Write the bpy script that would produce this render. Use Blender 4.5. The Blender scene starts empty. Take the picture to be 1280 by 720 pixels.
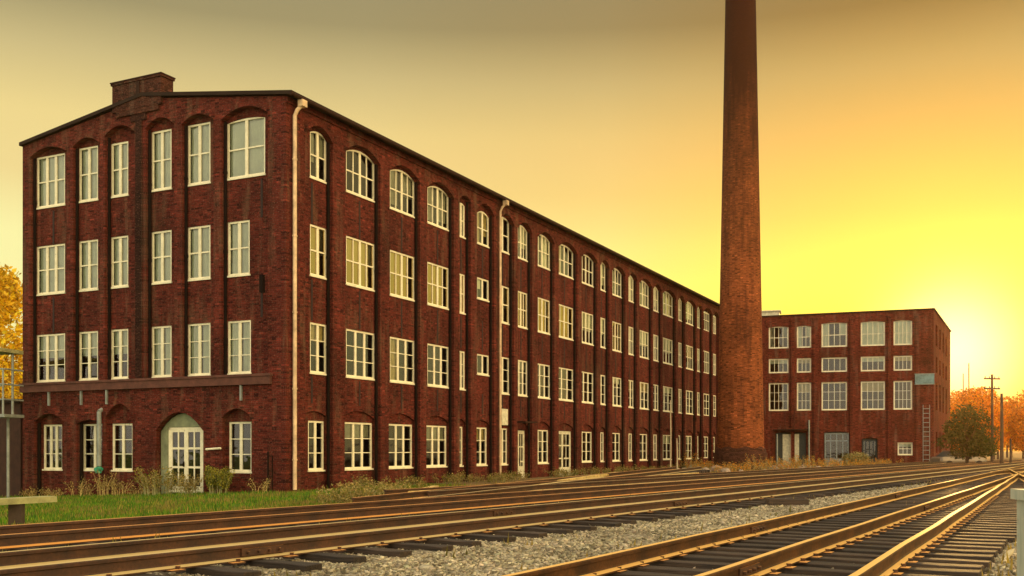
import bpy, math, random
import numpy as np
from mathutils import Vector, Matrix
from mathutils.geometry import delaunay_2d_cdt
R = math.radians
rng = np.random.default_rng(7)
random.seed(7)
sc = bpy.context.scene
col = sc.collection

# ------------------------------------------------------------------ helpers
def tag(o, label=None, cat=None, group=None, kind=None):
    if label: o['label'] = label
    if cat: o['category'] = cat
    if group: o['group'] = group
    if kind: o['kind'] = kind
    return o

def empty(name, loc=(0, 0, 0), rz=0.0, **k):
    o = bpy.data.objects.new(name, None); col.objects.link(o)
    o.location = loc; o.rotation_euler = (0, 0, rz); o.empty_display_size = .3
    return tag(o, **k)

class MB:
    def __init__(s): s.v = []; s.f = []; s.m = []; s.uv = None
    def add(s, vs, fs, mi=0):
        b = len(s.v); s.v += [tuple(p) for p in vs]
        for f in fs: s.f.append(tuple(i + b for i in f)); s.m.append(mi)
    def box(s, x0, x1, y0, y1, z0, z1, mi=0):
        s.add([(x0,y0,z0),(x1,y0,z0),(x1,y1,z0),(x0,y1,z0),(x0,y0,z1),(x1,y0,z1),(x1,y1,z1),(x0,y1,z1)],
              [(0,3,2,1),(4,5,6,7),(0,1,5,4),(1,2,6,5),(2,3,7,6),(3,0,4,7)], mi)
    def fbox(s, F, a0, a1, d0, d1, z0, z1, mi=0):      # box in a facade frame
        P = [F(a,z,d) for z in (z0,z1) for a,d in ((a0,d0),(a1,d0),(a1,d1),(a0,d1))]
        s.add(P, [(0,3,2,1),(4,5,6,7),(0,1,5,4),(1,2,6,5),(2,3,7,6),(3,0,4,7)], mi)
    def tube(s, pts, rad, n=8, mi=0, cap=True):
        pts = [Vector(p) for p in pts]
        if not isinstance(rad, (list, tuple)): rad = [rad]*len(pts)
        b = len(s.v); prev = None
        for i, p in enumerate(pts):
            t = (pts[min(i+1,len(pts)-1)] - pts[max(i-1,0)]).normalized()
            up = Vector((0,0,1)) if abs(t.z) < .9 else Vector((1,0,0))
            if prev is not None:
                a = (prev - t*prev.dot(t)).normalized()
            else: a = t.cross(up).normalized()
            prev = a; c = t.cross(a)
            for k in range(n):
                an = 2*math.pi*k/n
                s.v.append(tuple(p + (a*math.cos(an) + c*math.sin(an))*rad[i]))
        for i in range(len(pts)-1):
            for k in range(n):
                s.f.append((b+i*n+k, b+i*n+(k+1)%n, b+(i+1)*n+(k+1)%n, b+(i+1)*n+k)); s.m.append(mi)
        if cap:
            s.f.append(tuple(b+k for k in range(n))); s.m.append(mi)
            s.f.append(tuple(b+(len(pts)-1)*n+k for k in range(n))[::-1]); s.m.append(mi)
    def build(s, name, mats, parent=None, smooth=False):
        me = bpy.data.meshes.new(name); me.from_pydata(s.v, [], s.f); 
        for m in (mats if isinstance(mats, (list, tuple)) else [mats]): me.materials.append(m)
        if any(s.m): me.polygons.foreach_set('material_index', s.m)
        if smooth: me.polygons.foreach_set('use_smooth', [True]*len(me.polygons))
        me.update()
        o = bpy.data.objects.new(name, me); col.objects.link(o)
        if parent: o.parent = parent
        return o

def mesh_np(name, V, F, mat, parent=None, colors=None):
    me = bpy.data.meshes.new(name)
    n, k = F.shape
    me.vertices.add(len(V)); me.vertices.foreach_set('co', V.astype(np.float32).ravel())
    me.loops.add(n*k); me.loops.foreach_set('vertex_index', F.astype(np.int32).ravel())
    me.polygons.add(n); me.polygons.foreach_set('loop_start', np.arange(0, n*k, k, dtype=np.int32))
    me.update(calc_edges=True)
    if colors is not None:
        a = me.color_attributes.new('tint', 'FLOAT_COLOR', 'POINT')
        c = np.ones((len(V), 4), np.float32); c[:, :colors.shape[1]] = colors
        a.data.foreach_set('color', c.ravel())
    me.materials.append(mat)
    o = bpy.data.objects.new(name, me); col.objects.link(o)
    if parent: o.parent = parent
    return o

# ------------------------------------------------------------------ materials
class N:
    def __init__(s, name):
        s.mat = bpy.data.materials.new(name); s.mat.use_nodes = True
        s.t = s.mat.node_tree; s.t.nodes.clear()
        s.out = s.t.nodes.new('ShaderNodeOutputMaterial')
    def n(s, typ, ins=None, **props):
        nd = s.t.nodes.new('ShaderNode'+typ)
        for k, v in props.items(): setattr(nd, k, v)
        for k, v in (ins or {}).items(): s.set(nd, k, v)
        return nd
    def set(s, nd, k, v):
        sock = nd.inputs[k]
        if isinstance(v, bpy.types.NodeSocket): s.t.links.new(v, sock)
        elif isinstance(v, bpy.types.Node): s.t.links.new(v.outputs[0], sock)
        elif isinstance(v, (tuple, list)) and len(v) == 3 and sock.type == 'RGBA': sock.default_value = (*v, 1)
        else: sock.default_value = v
    def math(s, op, a, b=0.0, c=None):
        nd = s.n('Math', {0: a, 1: b}, operation=op)
        if c is not None: s.set(nd, 2, c)
        return nd.outputs[0]
    def mix(s, fac, a, b, mode='MIX'):
        nd = s.n('Mix', data_type='RGBA', blend_type=mode)
        s.set(nd, 0, fac); s.set(nd, 6, a); s.set(nd, 7, b)
        return nd.outputs[2]
    def noise(s, vec, scale, detail=4, rough=.55):
        nd = s.n('TexNoise', {'Scale': scale, 'Detail': detail, 'Roughness': rough})
        if vec is not None: s.set(nd, 'Vector', vec)
        return nd.outputs[0]
    def ramp(s, fac, stops):
        nd = s.n('ValToRGB'); s.set(nd, 0, fac)
        el = nd.color_ramp.elements
        while len(el) < len(stops): el.new(.5)
        for e, (p, c) in zip(el, stops):
            e.position = p; e.color = (*c, 1) if isinstance(c, tuple) else (c, c, c, 1)
        return nd.outputs[0]
    def obj(s): return s.n('TexCoord').outputs['Object']
    def sep(s, v): 
        nd = s.n('SeparateXYZ', {0: v}); return nd.outputs
    def comb(s, x, y, z=0.0): return s.n('CombineXYZ', {0: x, 1: y, 2: z}).outputs[0]
    def bump(s, h, strength=.4, dist=.02): return s.n('Bump', {'Height': h, 'Strength': strength, 'Distance': dist}).outputs[0]
    def pbr(s, color, rough=.8, metal=0.0, normal=None, spec=.5, **kw):
        p = s.n('BsdfPrincipled', {'Base Color': color, 'Roughness': rough, 'Metallic': metal, 'Specular IOR Level': spec})
        if normal is not None: s.set(p, 'Normal', normal)
        for k, v in kw.items(): s.set(p, k, v)
        s.t.links.new(p.outputs[0], s.out.inputs[0]); return s.mat
    def surf(s, sh): s.t.links.new(sh.outputs[0], s.out.inputs[0]); return s.mat

def brick_mat(name, c1, c2, mortar, vec='wall', stain=0.0, big=.35, msize=.012, streak=(.30,.27,.20), soot_shade=None):
    m = N(name)
    if vec == 'wall':
        o = m.obj(); x, y, z = m.sep(o)[:3]
        v = m.comb(m.math('ADD', x, y), z)
    else:
        v = m.n('UVMap').outputs[0]; o = v; x, z, _ = m.sep(v)[:3]
    b = m.n('TexBrick', {'Vector': v, 'Color1': c1, 'Color2': c2, 'Mortar': mortar, 'Scale': 1.0, 'Mortar Size': msize,
                         'Mortar Smooth': .3, 'Bias': -.1, 'Brick Width': .21, 'Row Height': .069})
    # single odd bricks: nearly black or pale
    vs = m.n('VectorMath', {0: v, 1: (1/.21, 1/.069, 1)}, operation='MULTIPLY').outputs[0]
    fl = m.n('VectorMath', {0: vs}, operation='FLOOR').outputs[0]
    wn = m.n('TexWhiteNoise', {0: fl}, noise_dimensions='2D').outputs[0]
    odd = m.ramp(wn, [(0, .35), (.12, .6), (.3, 1.0), (.84, 1.05), (.95, 1.35), (1, 1.9)])
    oddc = m.mix(1.0, b.outputs[0], odd, 'MULTIPLY')
    n1 = m.noise(v, .35, 6, .6); n2 = m.noise(v, 9.0, 4, .7)
    sv = m.n('VectorMath', {0: v, 1: (1.3, .16, 1)}, operation='MULTIPLY').outputs[0]
    n3 = m.noise(sv, 1.6, 5, .6)
    c = m.mix(1.0, oddc, m.ramp(n1, [(.3, 1-big), (.7, 1+big)]), 'MULTIPLY')
    c = m.mix(1.0, c, m.ramp(n2, [(.25, .7), (.75, 1.3)]), 'MULTIPLY')
    c = m.mix(m.ramp(n3, [(.52, 0.0), (.72, stain)]), c, streak)
    if stain:
        # darker grime with its own drips
        n4 = m.noise(m.n('VectorMath', {0: v, 1: (2.2, .12, 1), 2: (5, 5, 5)}, operation='MULTIPLY_ADD').outputs[0], 1.2, 4, .6)
        c = m.mix(m.ramp(n4, [(.5, 0.0), (.75, .6)]), c, (.025, .012, .009))
    sp_ = m.noise(v, 17.0, 2, .5)
    c = m.mix(m.ramp(sp_, [(.57, 0.0), (.70, .6)]), c, (.20,.095,.065))
    sp2 = m.noise(m.n('VectorMath', {0: v, 1: (31, 17, 5)}, operation='ADD').outputs[0], 12.0, 2, .5)
    c = m.mix(m.ramp(sp2, [(.58, 0.0), (.70, .6)]), c, (.025,.006,.004))
    if soot_shade:      # upper shaft's shade painted into the brick, darkening upward with ragged lower tongues
        sz = m.math('ADD', z, m.math('MULTIPLY', m.math('SUBTRACT', n3, .5), 14.0))
        sf = m.n('MapRange', {0: sz, 1: soot_shade[0], 2: soot_shade[1], 3: 0.0, 4: .97}).outputs[0]
        c = m.mix(sf, c, (.022,.004,.003))
    h = m.math('ADD', m.math('MULTIPLY', b.outputs[1], -1.0), m.math('MULTIPLY', n2, .5))
    return m.pbr(c, .9, 0, m.bump(h, .6, .02), .12)

M = {}
M['brick'] = brick_mat('brick_red', (.124,.0175,.0110), (.064,.0095,.0065), (.085,.027,.019), stain=.4, big=.45, streak=(.22,.15,.09))
M['brick_dark'] = brick_mat('brick_dark', (.06,.016,.010), (.035,.010,.007), (.06,.03,.02), stain=.2)
M['brick_far'] = brick_mat('brick_far', (.16,.022,.011), (.10,.014,.008), (.11,.04,.025), stain=.25)
M['brick_stack'] = brick_mat('brick_stack', (.35,.088,.024), (.20,.042,.013), (.18,.08,.03), vec='uv', stain=.45, big=.4, streak=(.035,.012,.006), soot_shade=(10.0, 29.0))
M['brick_plinth'] = brick_mat('brick_plinth', (.07,.022,.012), (.04,.012,.008), (.07,.035,.02), vec='uv')
def simple(name, c, rough=.7, metal=0.0, var=.25, scale=6, spec=.5, bump=.15, **kw):
    m = N(name); o = m.obj(); n = m.noise(o, scale, 5, .65)
    cc = m.mix(1.0, c, m.ramp(n, [(.3, 1-var), (.7, 1+var)]), 'MULTIPLY')
    return m.pbr(cc, rough, metal, m.bump(n, bump, .02), spec, **kw)
M['stone'] = simple('stone_belt', (.10,.036,.025), .9, var=.4, scale=2.5)
m = N('cream_paint'); o = m.obj(); n = m.noise(o, 3, 5, .65); n5 = m.noise(o, 11, 4, .7)
cc = m.mix(1.0, (.86,.82,.60), m.ramp(n, [(.3, .80), (.7, 1.08)]), 'MULTIPLY'); cc = m.mix(m.ramp(n5, [(.62, 0.0), (.70, .75)]), cc, (.26,.21,.14))
M['cream'] = m.pbr(cc, .55, 0, m.bump(n5, .15, .02), .4)
M['cream_old'] = simple('cream_paint_old', (.62,.60,.44), .6, var=.3, scale=5)
M['pipe'] = simple('pipe_paint', (.60,.44,.27), .6, var=.4, scale=2.2)
M['green_paint'] = simple('green_render', (.21,.24,.14), .8, var=.35, scale=2)
M['roof'] = simple('roof_felt', (.026,.016,.012), .9, var=.3, scale=1, spec=.15)
M['fascia'] = simple('fascia', (.032,.015,.010), .85, var=.3, spec=.15)
M['iron'] = simple('black_iron', (.008,.004,.003), .85, var=.4, scale=8, spec=.12)  # also colours the shade bars in the bay corners
M['soot_shade'] = brick_mat('sooted_brick', (.030,.009,.006), (.016,.006,.005), (.03,.014,.010))
M['darkstrip'] = simple('dark_strip', (.022,.010,.008), .85, var=.4, scale=8)
M['blind'] = simple('blind_cloth', (.86,.87,.72), .9, var=.1, scale=2)
M['blind_grey'] = simple('blind_grey', (.40,.40,.33), .9, var=.15)
M['blind_straw'] = simple('blind_straw', (.62,.50,.24), .9, var=.15)
M['floorin'] = simple('inner_plaster', (.09,.07,.05), .9, var=.2)
M['greymetal'] = simple('grey_metal', (.24,.27,.25), .5, .2, var=.3, scale=4)
M['oldwood'] = simple('weathered_wood', (.30,.29,.13), .85, var=.35, scale=5)
M['palewood'] = simple('pale_timber', (.55,.40,.14), .8, var=.45, scale=4)
M['polewood'] = simple('pole_wood', (.06,.038,.026), .9, var=.3, scale=3)
M['palepole'] = simple('pale_pole', (.45,.37,.24), .8, var=.3, scale=3)
M['shed'] = simple('shed_boards', (.05,.018,.011), .9, var=.4, scale=3)
M['rock'] = simple('pale_rubble', (.30,.23,.17), .95, var=.4, scale=5)
M['bluesign'] = simple('blue_sign', (.13,.22,.24), .7, var=.45, scale=2)
M['greenvalve'] = simple('green_valve', (.02,.28,.17), .4, .2, var=.2)
M['carpaint'] = simple('car_paint', (.16,.14,.11), .3, .3, var=.05)
M['tyre'] = simple('tyre', (.015,.015,.015), .9)
M['darkdoor'] = simple('dark_green_door', (.02,.028,.026), .6, var=.4)

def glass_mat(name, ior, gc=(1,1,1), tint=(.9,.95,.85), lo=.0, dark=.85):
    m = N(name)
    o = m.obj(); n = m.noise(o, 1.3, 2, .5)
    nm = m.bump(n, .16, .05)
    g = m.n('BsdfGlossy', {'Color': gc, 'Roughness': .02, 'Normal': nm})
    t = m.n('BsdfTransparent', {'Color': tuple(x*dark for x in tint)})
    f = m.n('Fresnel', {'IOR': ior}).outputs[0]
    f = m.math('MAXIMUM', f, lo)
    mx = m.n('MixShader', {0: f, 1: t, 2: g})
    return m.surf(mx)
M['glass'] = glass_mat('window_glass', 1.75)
M['mirror'] = glass_mat('gold_reflection_glass', 2.0, gc=(.66,.50,.22), lo=.6)  # golden sky reflection put into the pane tint

# rails
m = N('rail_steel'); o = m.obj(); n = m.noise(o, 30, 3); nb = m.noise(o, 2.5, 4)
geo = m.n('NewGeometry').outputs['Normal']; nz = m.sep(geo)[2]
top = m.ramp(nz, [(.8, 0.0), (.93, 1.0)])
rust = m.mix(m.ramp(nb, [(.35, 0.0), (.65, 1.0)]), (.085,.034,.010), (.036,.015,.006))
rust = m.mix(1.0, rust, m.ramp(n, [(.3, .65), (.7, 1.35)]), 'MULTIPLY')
cc = m.mix(m.math('MULTIPLY', top, .9), rust, (.86,.54,.17))  # golden sky glint put into the head colour
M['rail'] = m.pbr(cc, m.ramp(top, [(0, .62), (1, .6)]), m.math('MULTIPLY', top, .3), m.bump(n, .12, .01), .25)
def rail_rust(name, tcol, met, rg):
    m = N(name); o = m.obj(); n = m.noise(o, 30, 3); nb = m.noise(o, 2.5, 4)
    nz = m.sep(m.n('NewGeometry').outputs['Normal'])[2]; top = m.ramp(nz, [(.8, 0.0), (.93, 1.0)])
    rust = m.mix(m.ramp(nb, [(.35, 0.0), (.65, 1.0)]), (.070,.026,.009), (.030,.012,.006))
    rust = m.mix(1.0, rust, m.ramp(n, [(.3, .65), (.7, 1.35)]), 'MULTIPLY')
    return m.pbr(m.mix(top, rust, tcol), m.ramp(top, [(0, .7), (1, rg)]), m.math('MULTIPLY', top, met), m.bump(n, .12, .01), .5)  # tcol paints the golden highlight on the head
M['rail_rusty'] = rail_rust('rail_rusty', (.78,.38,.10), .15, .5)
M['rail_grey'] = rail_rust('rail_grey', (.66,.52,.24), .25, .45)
m = N('tie_wood'); o = m.obj(); x, y, z = m.sep(o)[:3]
inf = m.n('ObjectInfo').outputs['Random']
v = m.comb(m.math('ADD', m.math('MULTIPLY', x, 1.2), m.math('MULTIPLY', inf, 50)), m.math('MULTIPLY', y, 22), m.math('MULTIPLY', z, 22))
n = m.noise(v, 1.6, 6, .7)
cc = m.mix(m.ramp(n, [(.35, 0.0), (.7, 1.0)]), (.010,.007,.006), (.060,.036,.022))
cc = m.mix(1.0, cc, m.ramp(inf, [(0, .55), (1, 1.5)]), 'MULTIPLY')
M['tie'] = m.pbr(cc, .72, 0, m.bump(n, .8, .02), .5)

# attribute-coloured materials (stones, leaves, grass)
def attr_mat(name, transl=0.0, rough=.8, spec=.3, tcol=(1,1,1)):
    m = N(name); a = m.n('Attribute', attribute_name='tint').outputs[0]
    p = m.n('BsdfPrincipled', {'Base Color': a, 'Roughness': rough, 'Specular IOR Level': spec})
    if transl:
        t = m.n('BsdfTranslucent', {'Color': m.mix(1.0, a, tcol, 'MULTIPLY')})
        p = m.n('MixShader', {0: transl, 1: p, 2: t})
    return m.surf(p)
M['stones'] = attr_mat('ballast_stone', 0, .9)
M['leaf'] = attr_mat('leaf', .45, .6, .3, (1.2, 1.1, .6))
M['bark'] = simple('bark', (.07,.045,.03), .95, var=.4, scale=8)

# ------------------------------------------------------------------ camera, light, sky
cam_d = bpy.data.cameras.new('camera'); cam = bpy.data.objects.new('camera', cam_d); col.objects.link(cam)
cam.location = (0, 0, 1.6); cam.rotation_euler = (R(90), 0, 0)
cam_d.sensor_width = 36; cam_d.lens = 1264/1280*36; cam_d.shift_y = 201/1280
cam_d.clip_start = .05; cam_d.clip_end = 5000
sc.camera = cam
SUN_AZ, SUN_EL = 23.6, 4.9        # azimuth clockwise from +Y
sd = Vector((math.sin(R(SUN_AZ))*math.cos(R(SUN_EL)), math.cos(R(SUN_AZ))*math.cos(R(SUN_EL)), math.sin(R(SUN_EL))))
sl = bpy.data.lights.new('sun', 'SUN'); so = bpy.data.objects.new('sun', sl); col.objects.link(so)
so.rotation_euler = (-sd).to_track_quat('-Z', 'Y').to_euler()
sl.energy = 2.3; sl.angle = R(.5); sl.color = (1.0, .58, .18)

w = bpy.data.worlds.new('World'); sc.world = w; w.use_nodes = True
T = w.node_tree; T.nodes.clear()
W = N.__new__(N); W.t = T; W.out = T.nodes.new('ShaderNodeOutputWorld')
dirv = W.n('TexCoord').outputs['Generated']
sx, sy, sz = W.sep(dirv)[:3]
sky = W.n('TexSky'); sky.sky_type = 'NISHITA'; sky.sun_disc = False
sky.sun_elevation = R(SUN_EL); sky.sun_rotation = R(SUN_AZ); sky.dust_density = 6; sky.air_density = 1.5; sky.ozone_density = 1
el = W.math('MULTIPLY', W.math('ARCSINE', W.math('MINIMUM', W.math('MAXIMUM', sz, 0.0), 1.0)), 180/math.pi/90)
S = 1.0
def e(d): return d/90
warm = W.ramp(el, [(e(0), (1.0,.36,.008)), (e(4.5), (1.0,.76,.02)), (e(9), (1.0,.93,.08)), (e(12.5), (.93,.62,.09)), (e(16), (.80,.47,.10)),
                   (e(19.5), (.53,.36,.105)), (e(22.5), (.26,.165,.04)), (e(27), (.24,.17,.07)), (e(90), (.22,.19,.13))])
cool = W.ramp(el, [(e(0), (1.0,.85,.35)), (e(5), (1.0,.97,.45)), (e(11), (1.0,.95,.42)), (e(14), (.90,.72,.30)), (e(17), (.88,.70,.28)),
                   (e(20), (.62,.51,.23)), (e(22.5), (.36,.31,.15)), (e(27), (.30,.27,.15)), (e(90), (.26,.25,.19))])
# azimuth weight: dot of the horizontal direction with the sun's
hn = W.n('VectorMath', {0: W.comb(sx, sy, 0.0)}, operation='NORMALIZE').outputs[0]
hd = W.n('VectorMath', {0: hn, 1: (math.sin(R(SUN_AZ)), math.cos(R(SUN_AZ)), 0)}, operation='DOT_PRODUCT').outputs['Value']
# az offset 0 -> 1, ~52 deg (left edge) -> .616
azf = W.ramp(hd, [(.60, 0.0), (.85, .15), (.95, .5), (1.0, 1.0)])
base = W.mix(azf, cool, warm)
# unseen sky behind the camera, brightened as fill for the facades; overhead in between
back = W.ramp(W.math('MULTIPLY_ADD', hd, .5, .5), [(0, 1.0), (.45, .85), (.76, 0.0)])
hr = W.n('VectorMath', {0: hn, 1: (math.sin(R(108)), math.cos(R(108)), 0)}, operation='DOT_PRODUCT').outputs['Value']
side = W.ramp(W.math('MULTIPLY_ADD', hr, .5, .5), [(.45, (1.55,1.36,1.0)), (.75, (2.2,1.85,1.15)), (1, (6.0,4.1,1.9))])  # warm boost added out of view to brighten the long facade
base = W.mix(back, base, side)
up = W.ramp(el, [(e(27), 0.0), (e(55), 1.0)])
base = W.mix(W.math('MULTIPLY', up, .85), base, (1.5,1.3,.95))
dt = W.n('VectorMath', {0: dirv, 1: tuple(sd)}, operation='DOT_PRODUCT').outputs['Value']
dtc = W.math('MAXIMUM', dt, 0.0)
g1 = W.math('POWER', dtc, 800.0); g2 = W.math('POWER', dtc, 150.0)
def addc(a, fac, c):
    t = W.n('VectorMath', {0: c, 3: fac}, operation='SCALE'); return W.n('VectorMath', {0: a, 1: t.outputs[0]}, operation='ADD').outputs[0]
glow = addc(base, g1, (.75, .70, .75)); glow = addc(glow, g2, (.22, .18, .04))
# Nishita supplies the physical part, the ramp the thick golden dust and the added fill over it
bg1 = W.n('Background', {'Color': sky.outputs[0], 'Strength': .012})
bg2 = W.n('Background', {'Color': glow, 'Strength': .97})
ad = W.n('AddShader', {0: bg1, 1: bg2}); T.links.new(ad.outputs[0], W.out.inputs[0])
sc.view_settings.view_transform = 'Standard'; sc.view_settings.look = 'None'
sc.view_settings.exposure = 0.0; sc.view_settings.gamma = 1.0
sc.cycles.use_denoising = True
sc.cycles.max_bounces = 6; sc.cycles.diffuse_bounces = 3; sc.cycles.glossy_bounces = 3
sc.cycles.transparent_max_bounces = 12; sc.cycles.volume_bounces = 1

# ------------------------------------------------------------------ ground
N33 = np.array([.8387, -.5446]); U33 = np.array([.5446, .8387])
def sm(a, b, x): 
    t = np.clip((x-a)/(b-a), 0, 1); return t*t*(3-2*t)
def ground_z(x, y):
    n = .8387*x - .5446*y
    bed = sm(-19.5, -15.2, n)
    left = np.clip((-8.5 - x)*.038, 0, .6)*(1-bed)
    return .25*bed - left
def hash_noise(x, y, s):
    return np.sin(x*s*1.7+y*s*.9)*np.sin(y*s*1.3-x*s*.6+1.7)
def grid(name, xs, ys, mat, zoff=0.0, amp=.02):
    X, Y = np.meshgrid(xs, ys); Z = ground_z(X, Y) + zoff
    Z = Z + amp*(hash_noise(X, Y, 2.1)+.5*hash_noise(X, Y, 5.3))
    V = np.stack([X, Y, Z], -1).reshape(-1, 3); nx, ny = len(xs), len(ys)
    i = (np.arange(ny-1)[:, None]*nx + np.arange(nx-1)[None]).ravel()
    F = np.stack([i, i+1, i+nx+1, i+nx], -1)
    o = mesh_np(name, V, F, mat); return o
m = N('ground_mix'); o = m.obj(); x, y, z = m.sep(o)[:3]
nn = m.math('ADD', m.math('MULTIPLY', x, .8387), m.math('MULTIPLY', y, -.5446))
nz1 = m.noise(o, .6, 5, .6); nz2 = m.noise(o, 6, 6, .7); nz3 = m.noise(o, 40, 3, .7)
vor = m.n('TexVoronoi', {'Vector': o, 'Scale': 22.0}); vc = m.sep(vor.outputs['Color'])[0]
gravel = m.ramp(vc, [(0, (.10,.085,.055)), (.4, (.22,.19,.135)), (.75, (.33,.29,.21)), (1, (.48,.44,.34))])
gravel = m.mix(1.0, gravel, m.ramp(nz1, [(.3, .8), (.7, 1.15)]), 'MULTIPLY')
dirt = m.mix(m.ramp(nz2, [(.35, 0.0), (.65, 1.0)]), (.10,.06,.03), (.24,.17,.07))
grass = m.mix(m.ramp(nz2, [(.35, 0.0), (.65, 1.0)]), (.05,.12,.010), (.15,.19,.02))
jn = m.math('ADD', nn, m.math('MULTIPLY', m.math('SUBTRACT', nz1, .5), 3.0))
gm = m.n('MapRange', {0: jn, 1: -14.9, 2: -13.6}).outputs[0]                 # ballast mask
lm = m.n('MapRange', {0: m.math('ADD', x, m.math('MULTIPLY', m.math('SUBTRACT', nz1, .5), 7.0)), 1: -3.0, 2: -8.0}).outputs[0]
lm = m.math('MULTIPLY', lm, m.ramp(nz2, [(.3, .6), (.5, 1.0)]))
cc = m.mix(lm, dirt, grass); cc = m.mix(gm, cc, gravel)
# oily dirt between the rails of the two left tracks
def band(c, hw, k=.5):
    d = m.math('ABSOLUTE', m.math('SUBTRACT', nn, c))
    return m.n('MapRange', {0: m.math('ADD', d, m.math('MULTIPLY', m.math('SUBTRACT', nz2, .5), .8)), 1: hw, 2: hw-.5, 3: 0.0, 4: k}).outputs[0]
cc = m.mix(band(-9.5, .9, .75), cc, (.055,.035,.02)); cc = m.mix(band(-13.0, .95, .8), cc, (.075,.036,.02))
cc = m.mix(band(-11.6, .6, .45), cc, (.25,.17,.06))
h = m.math('ADD', m.math('MULTIPLY', vor.outputs['Distance'], m.math('MULTIPLY', gm, -1.0)), m.math('MULTIPLY', nz3, .3))
M['ground'] = m.pbr(cc, .95, 0, m.bump(h, .8, .04), .2)
xs = np.concatenate([np.linspace(-420, -62, 30), np.arange(-60, 80, .6), np.linspace(82, 500, 34)])
ys = np.concatenate([np.linspace(-60, -4, 15), np.arange(-3, 120, .6), np.linspace(122, 640, 60)])
tag(grid('ground', xs, ys, M['ground']), kind='structure')

# ------------------------------------------------------------------ mill building
ANG = math.atan2(.8972, .4415)
mill = empty('mill_building', (-8.24, 36.8, 0), ANG, label='long four-storey red brick mill with white windows running back from the left', cat='factory building')
LEN, DEP = 61.53, 14.0
def FL(a, z, d=0.0): return (a, -d, z)          # long facade: d positive = outwards
def FS(a, z, d=0.0): return (-d, a, z)          # gable facade
def arch(a0, a1, z0, spring, rise, n=8):
    c, hw = (a0+a1)/2, (a1-a0)/2
    top = [(c + hw*math.cos(math.pi*0 + t), 0) for t in []]
    pts = [(a0, z0), (a1, z0)]
    if rise <= 0: return pts + [(a1, spring), (a0, spring)]
    for k in range(n+1):
        a = a1 + (a0-a1)*k/n
        pts.append((a, spring + rise*(1-((a-c)/hw)**2)))
    return pts
def inside(p, poly):
    r = False; j = len(poly)-1
    for i in range(len(poly)):
        (xi, yi), (xj, yj) = poly[i], poly[j]
        if (yi > p[1]) != (yj > p[1]) and p[0] < (xj-xi)*(p[1]-yi)/(yj-yi)+xi: r = not r
        j = i
    return r
def sheet(mb, F, outline, holes, d, reveal, rv_mi=0, mi=0):
    vs = []; es = []
    for poly in [outline]+holes:
        b = len(vs); vs += [Vector(p) for p in poly]
        es += [(b+i, b+(i+1) % len(poly)) for i in range(len(poly))]
    V, E_, Fc, *_ = delaunay_2d_cdt(vs, es, [], 0, 1e-5)
    P = [F(v.x, v.y, d) for v in V]; fs = []
    for f in Fc:
        c = (sum(V[i].x for i in f)/len(f), sum(V[i].y for i in f)/len(f))
        if inside(c, outline) and not any(inside(c, h) for h in holes): fs.append(tuple(f))
    mb.add(P, fs, mi)
    for h in holes:
        n = len(h)
        P = [F(a, z, d) for a, z in h] + [F(a, z, d-reveal) for a, z in h]
        mb.add(P, [(i, (i+1) % n, n+(i+1) % n, n+i) for i in range(n)], rv_mi)

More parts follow.
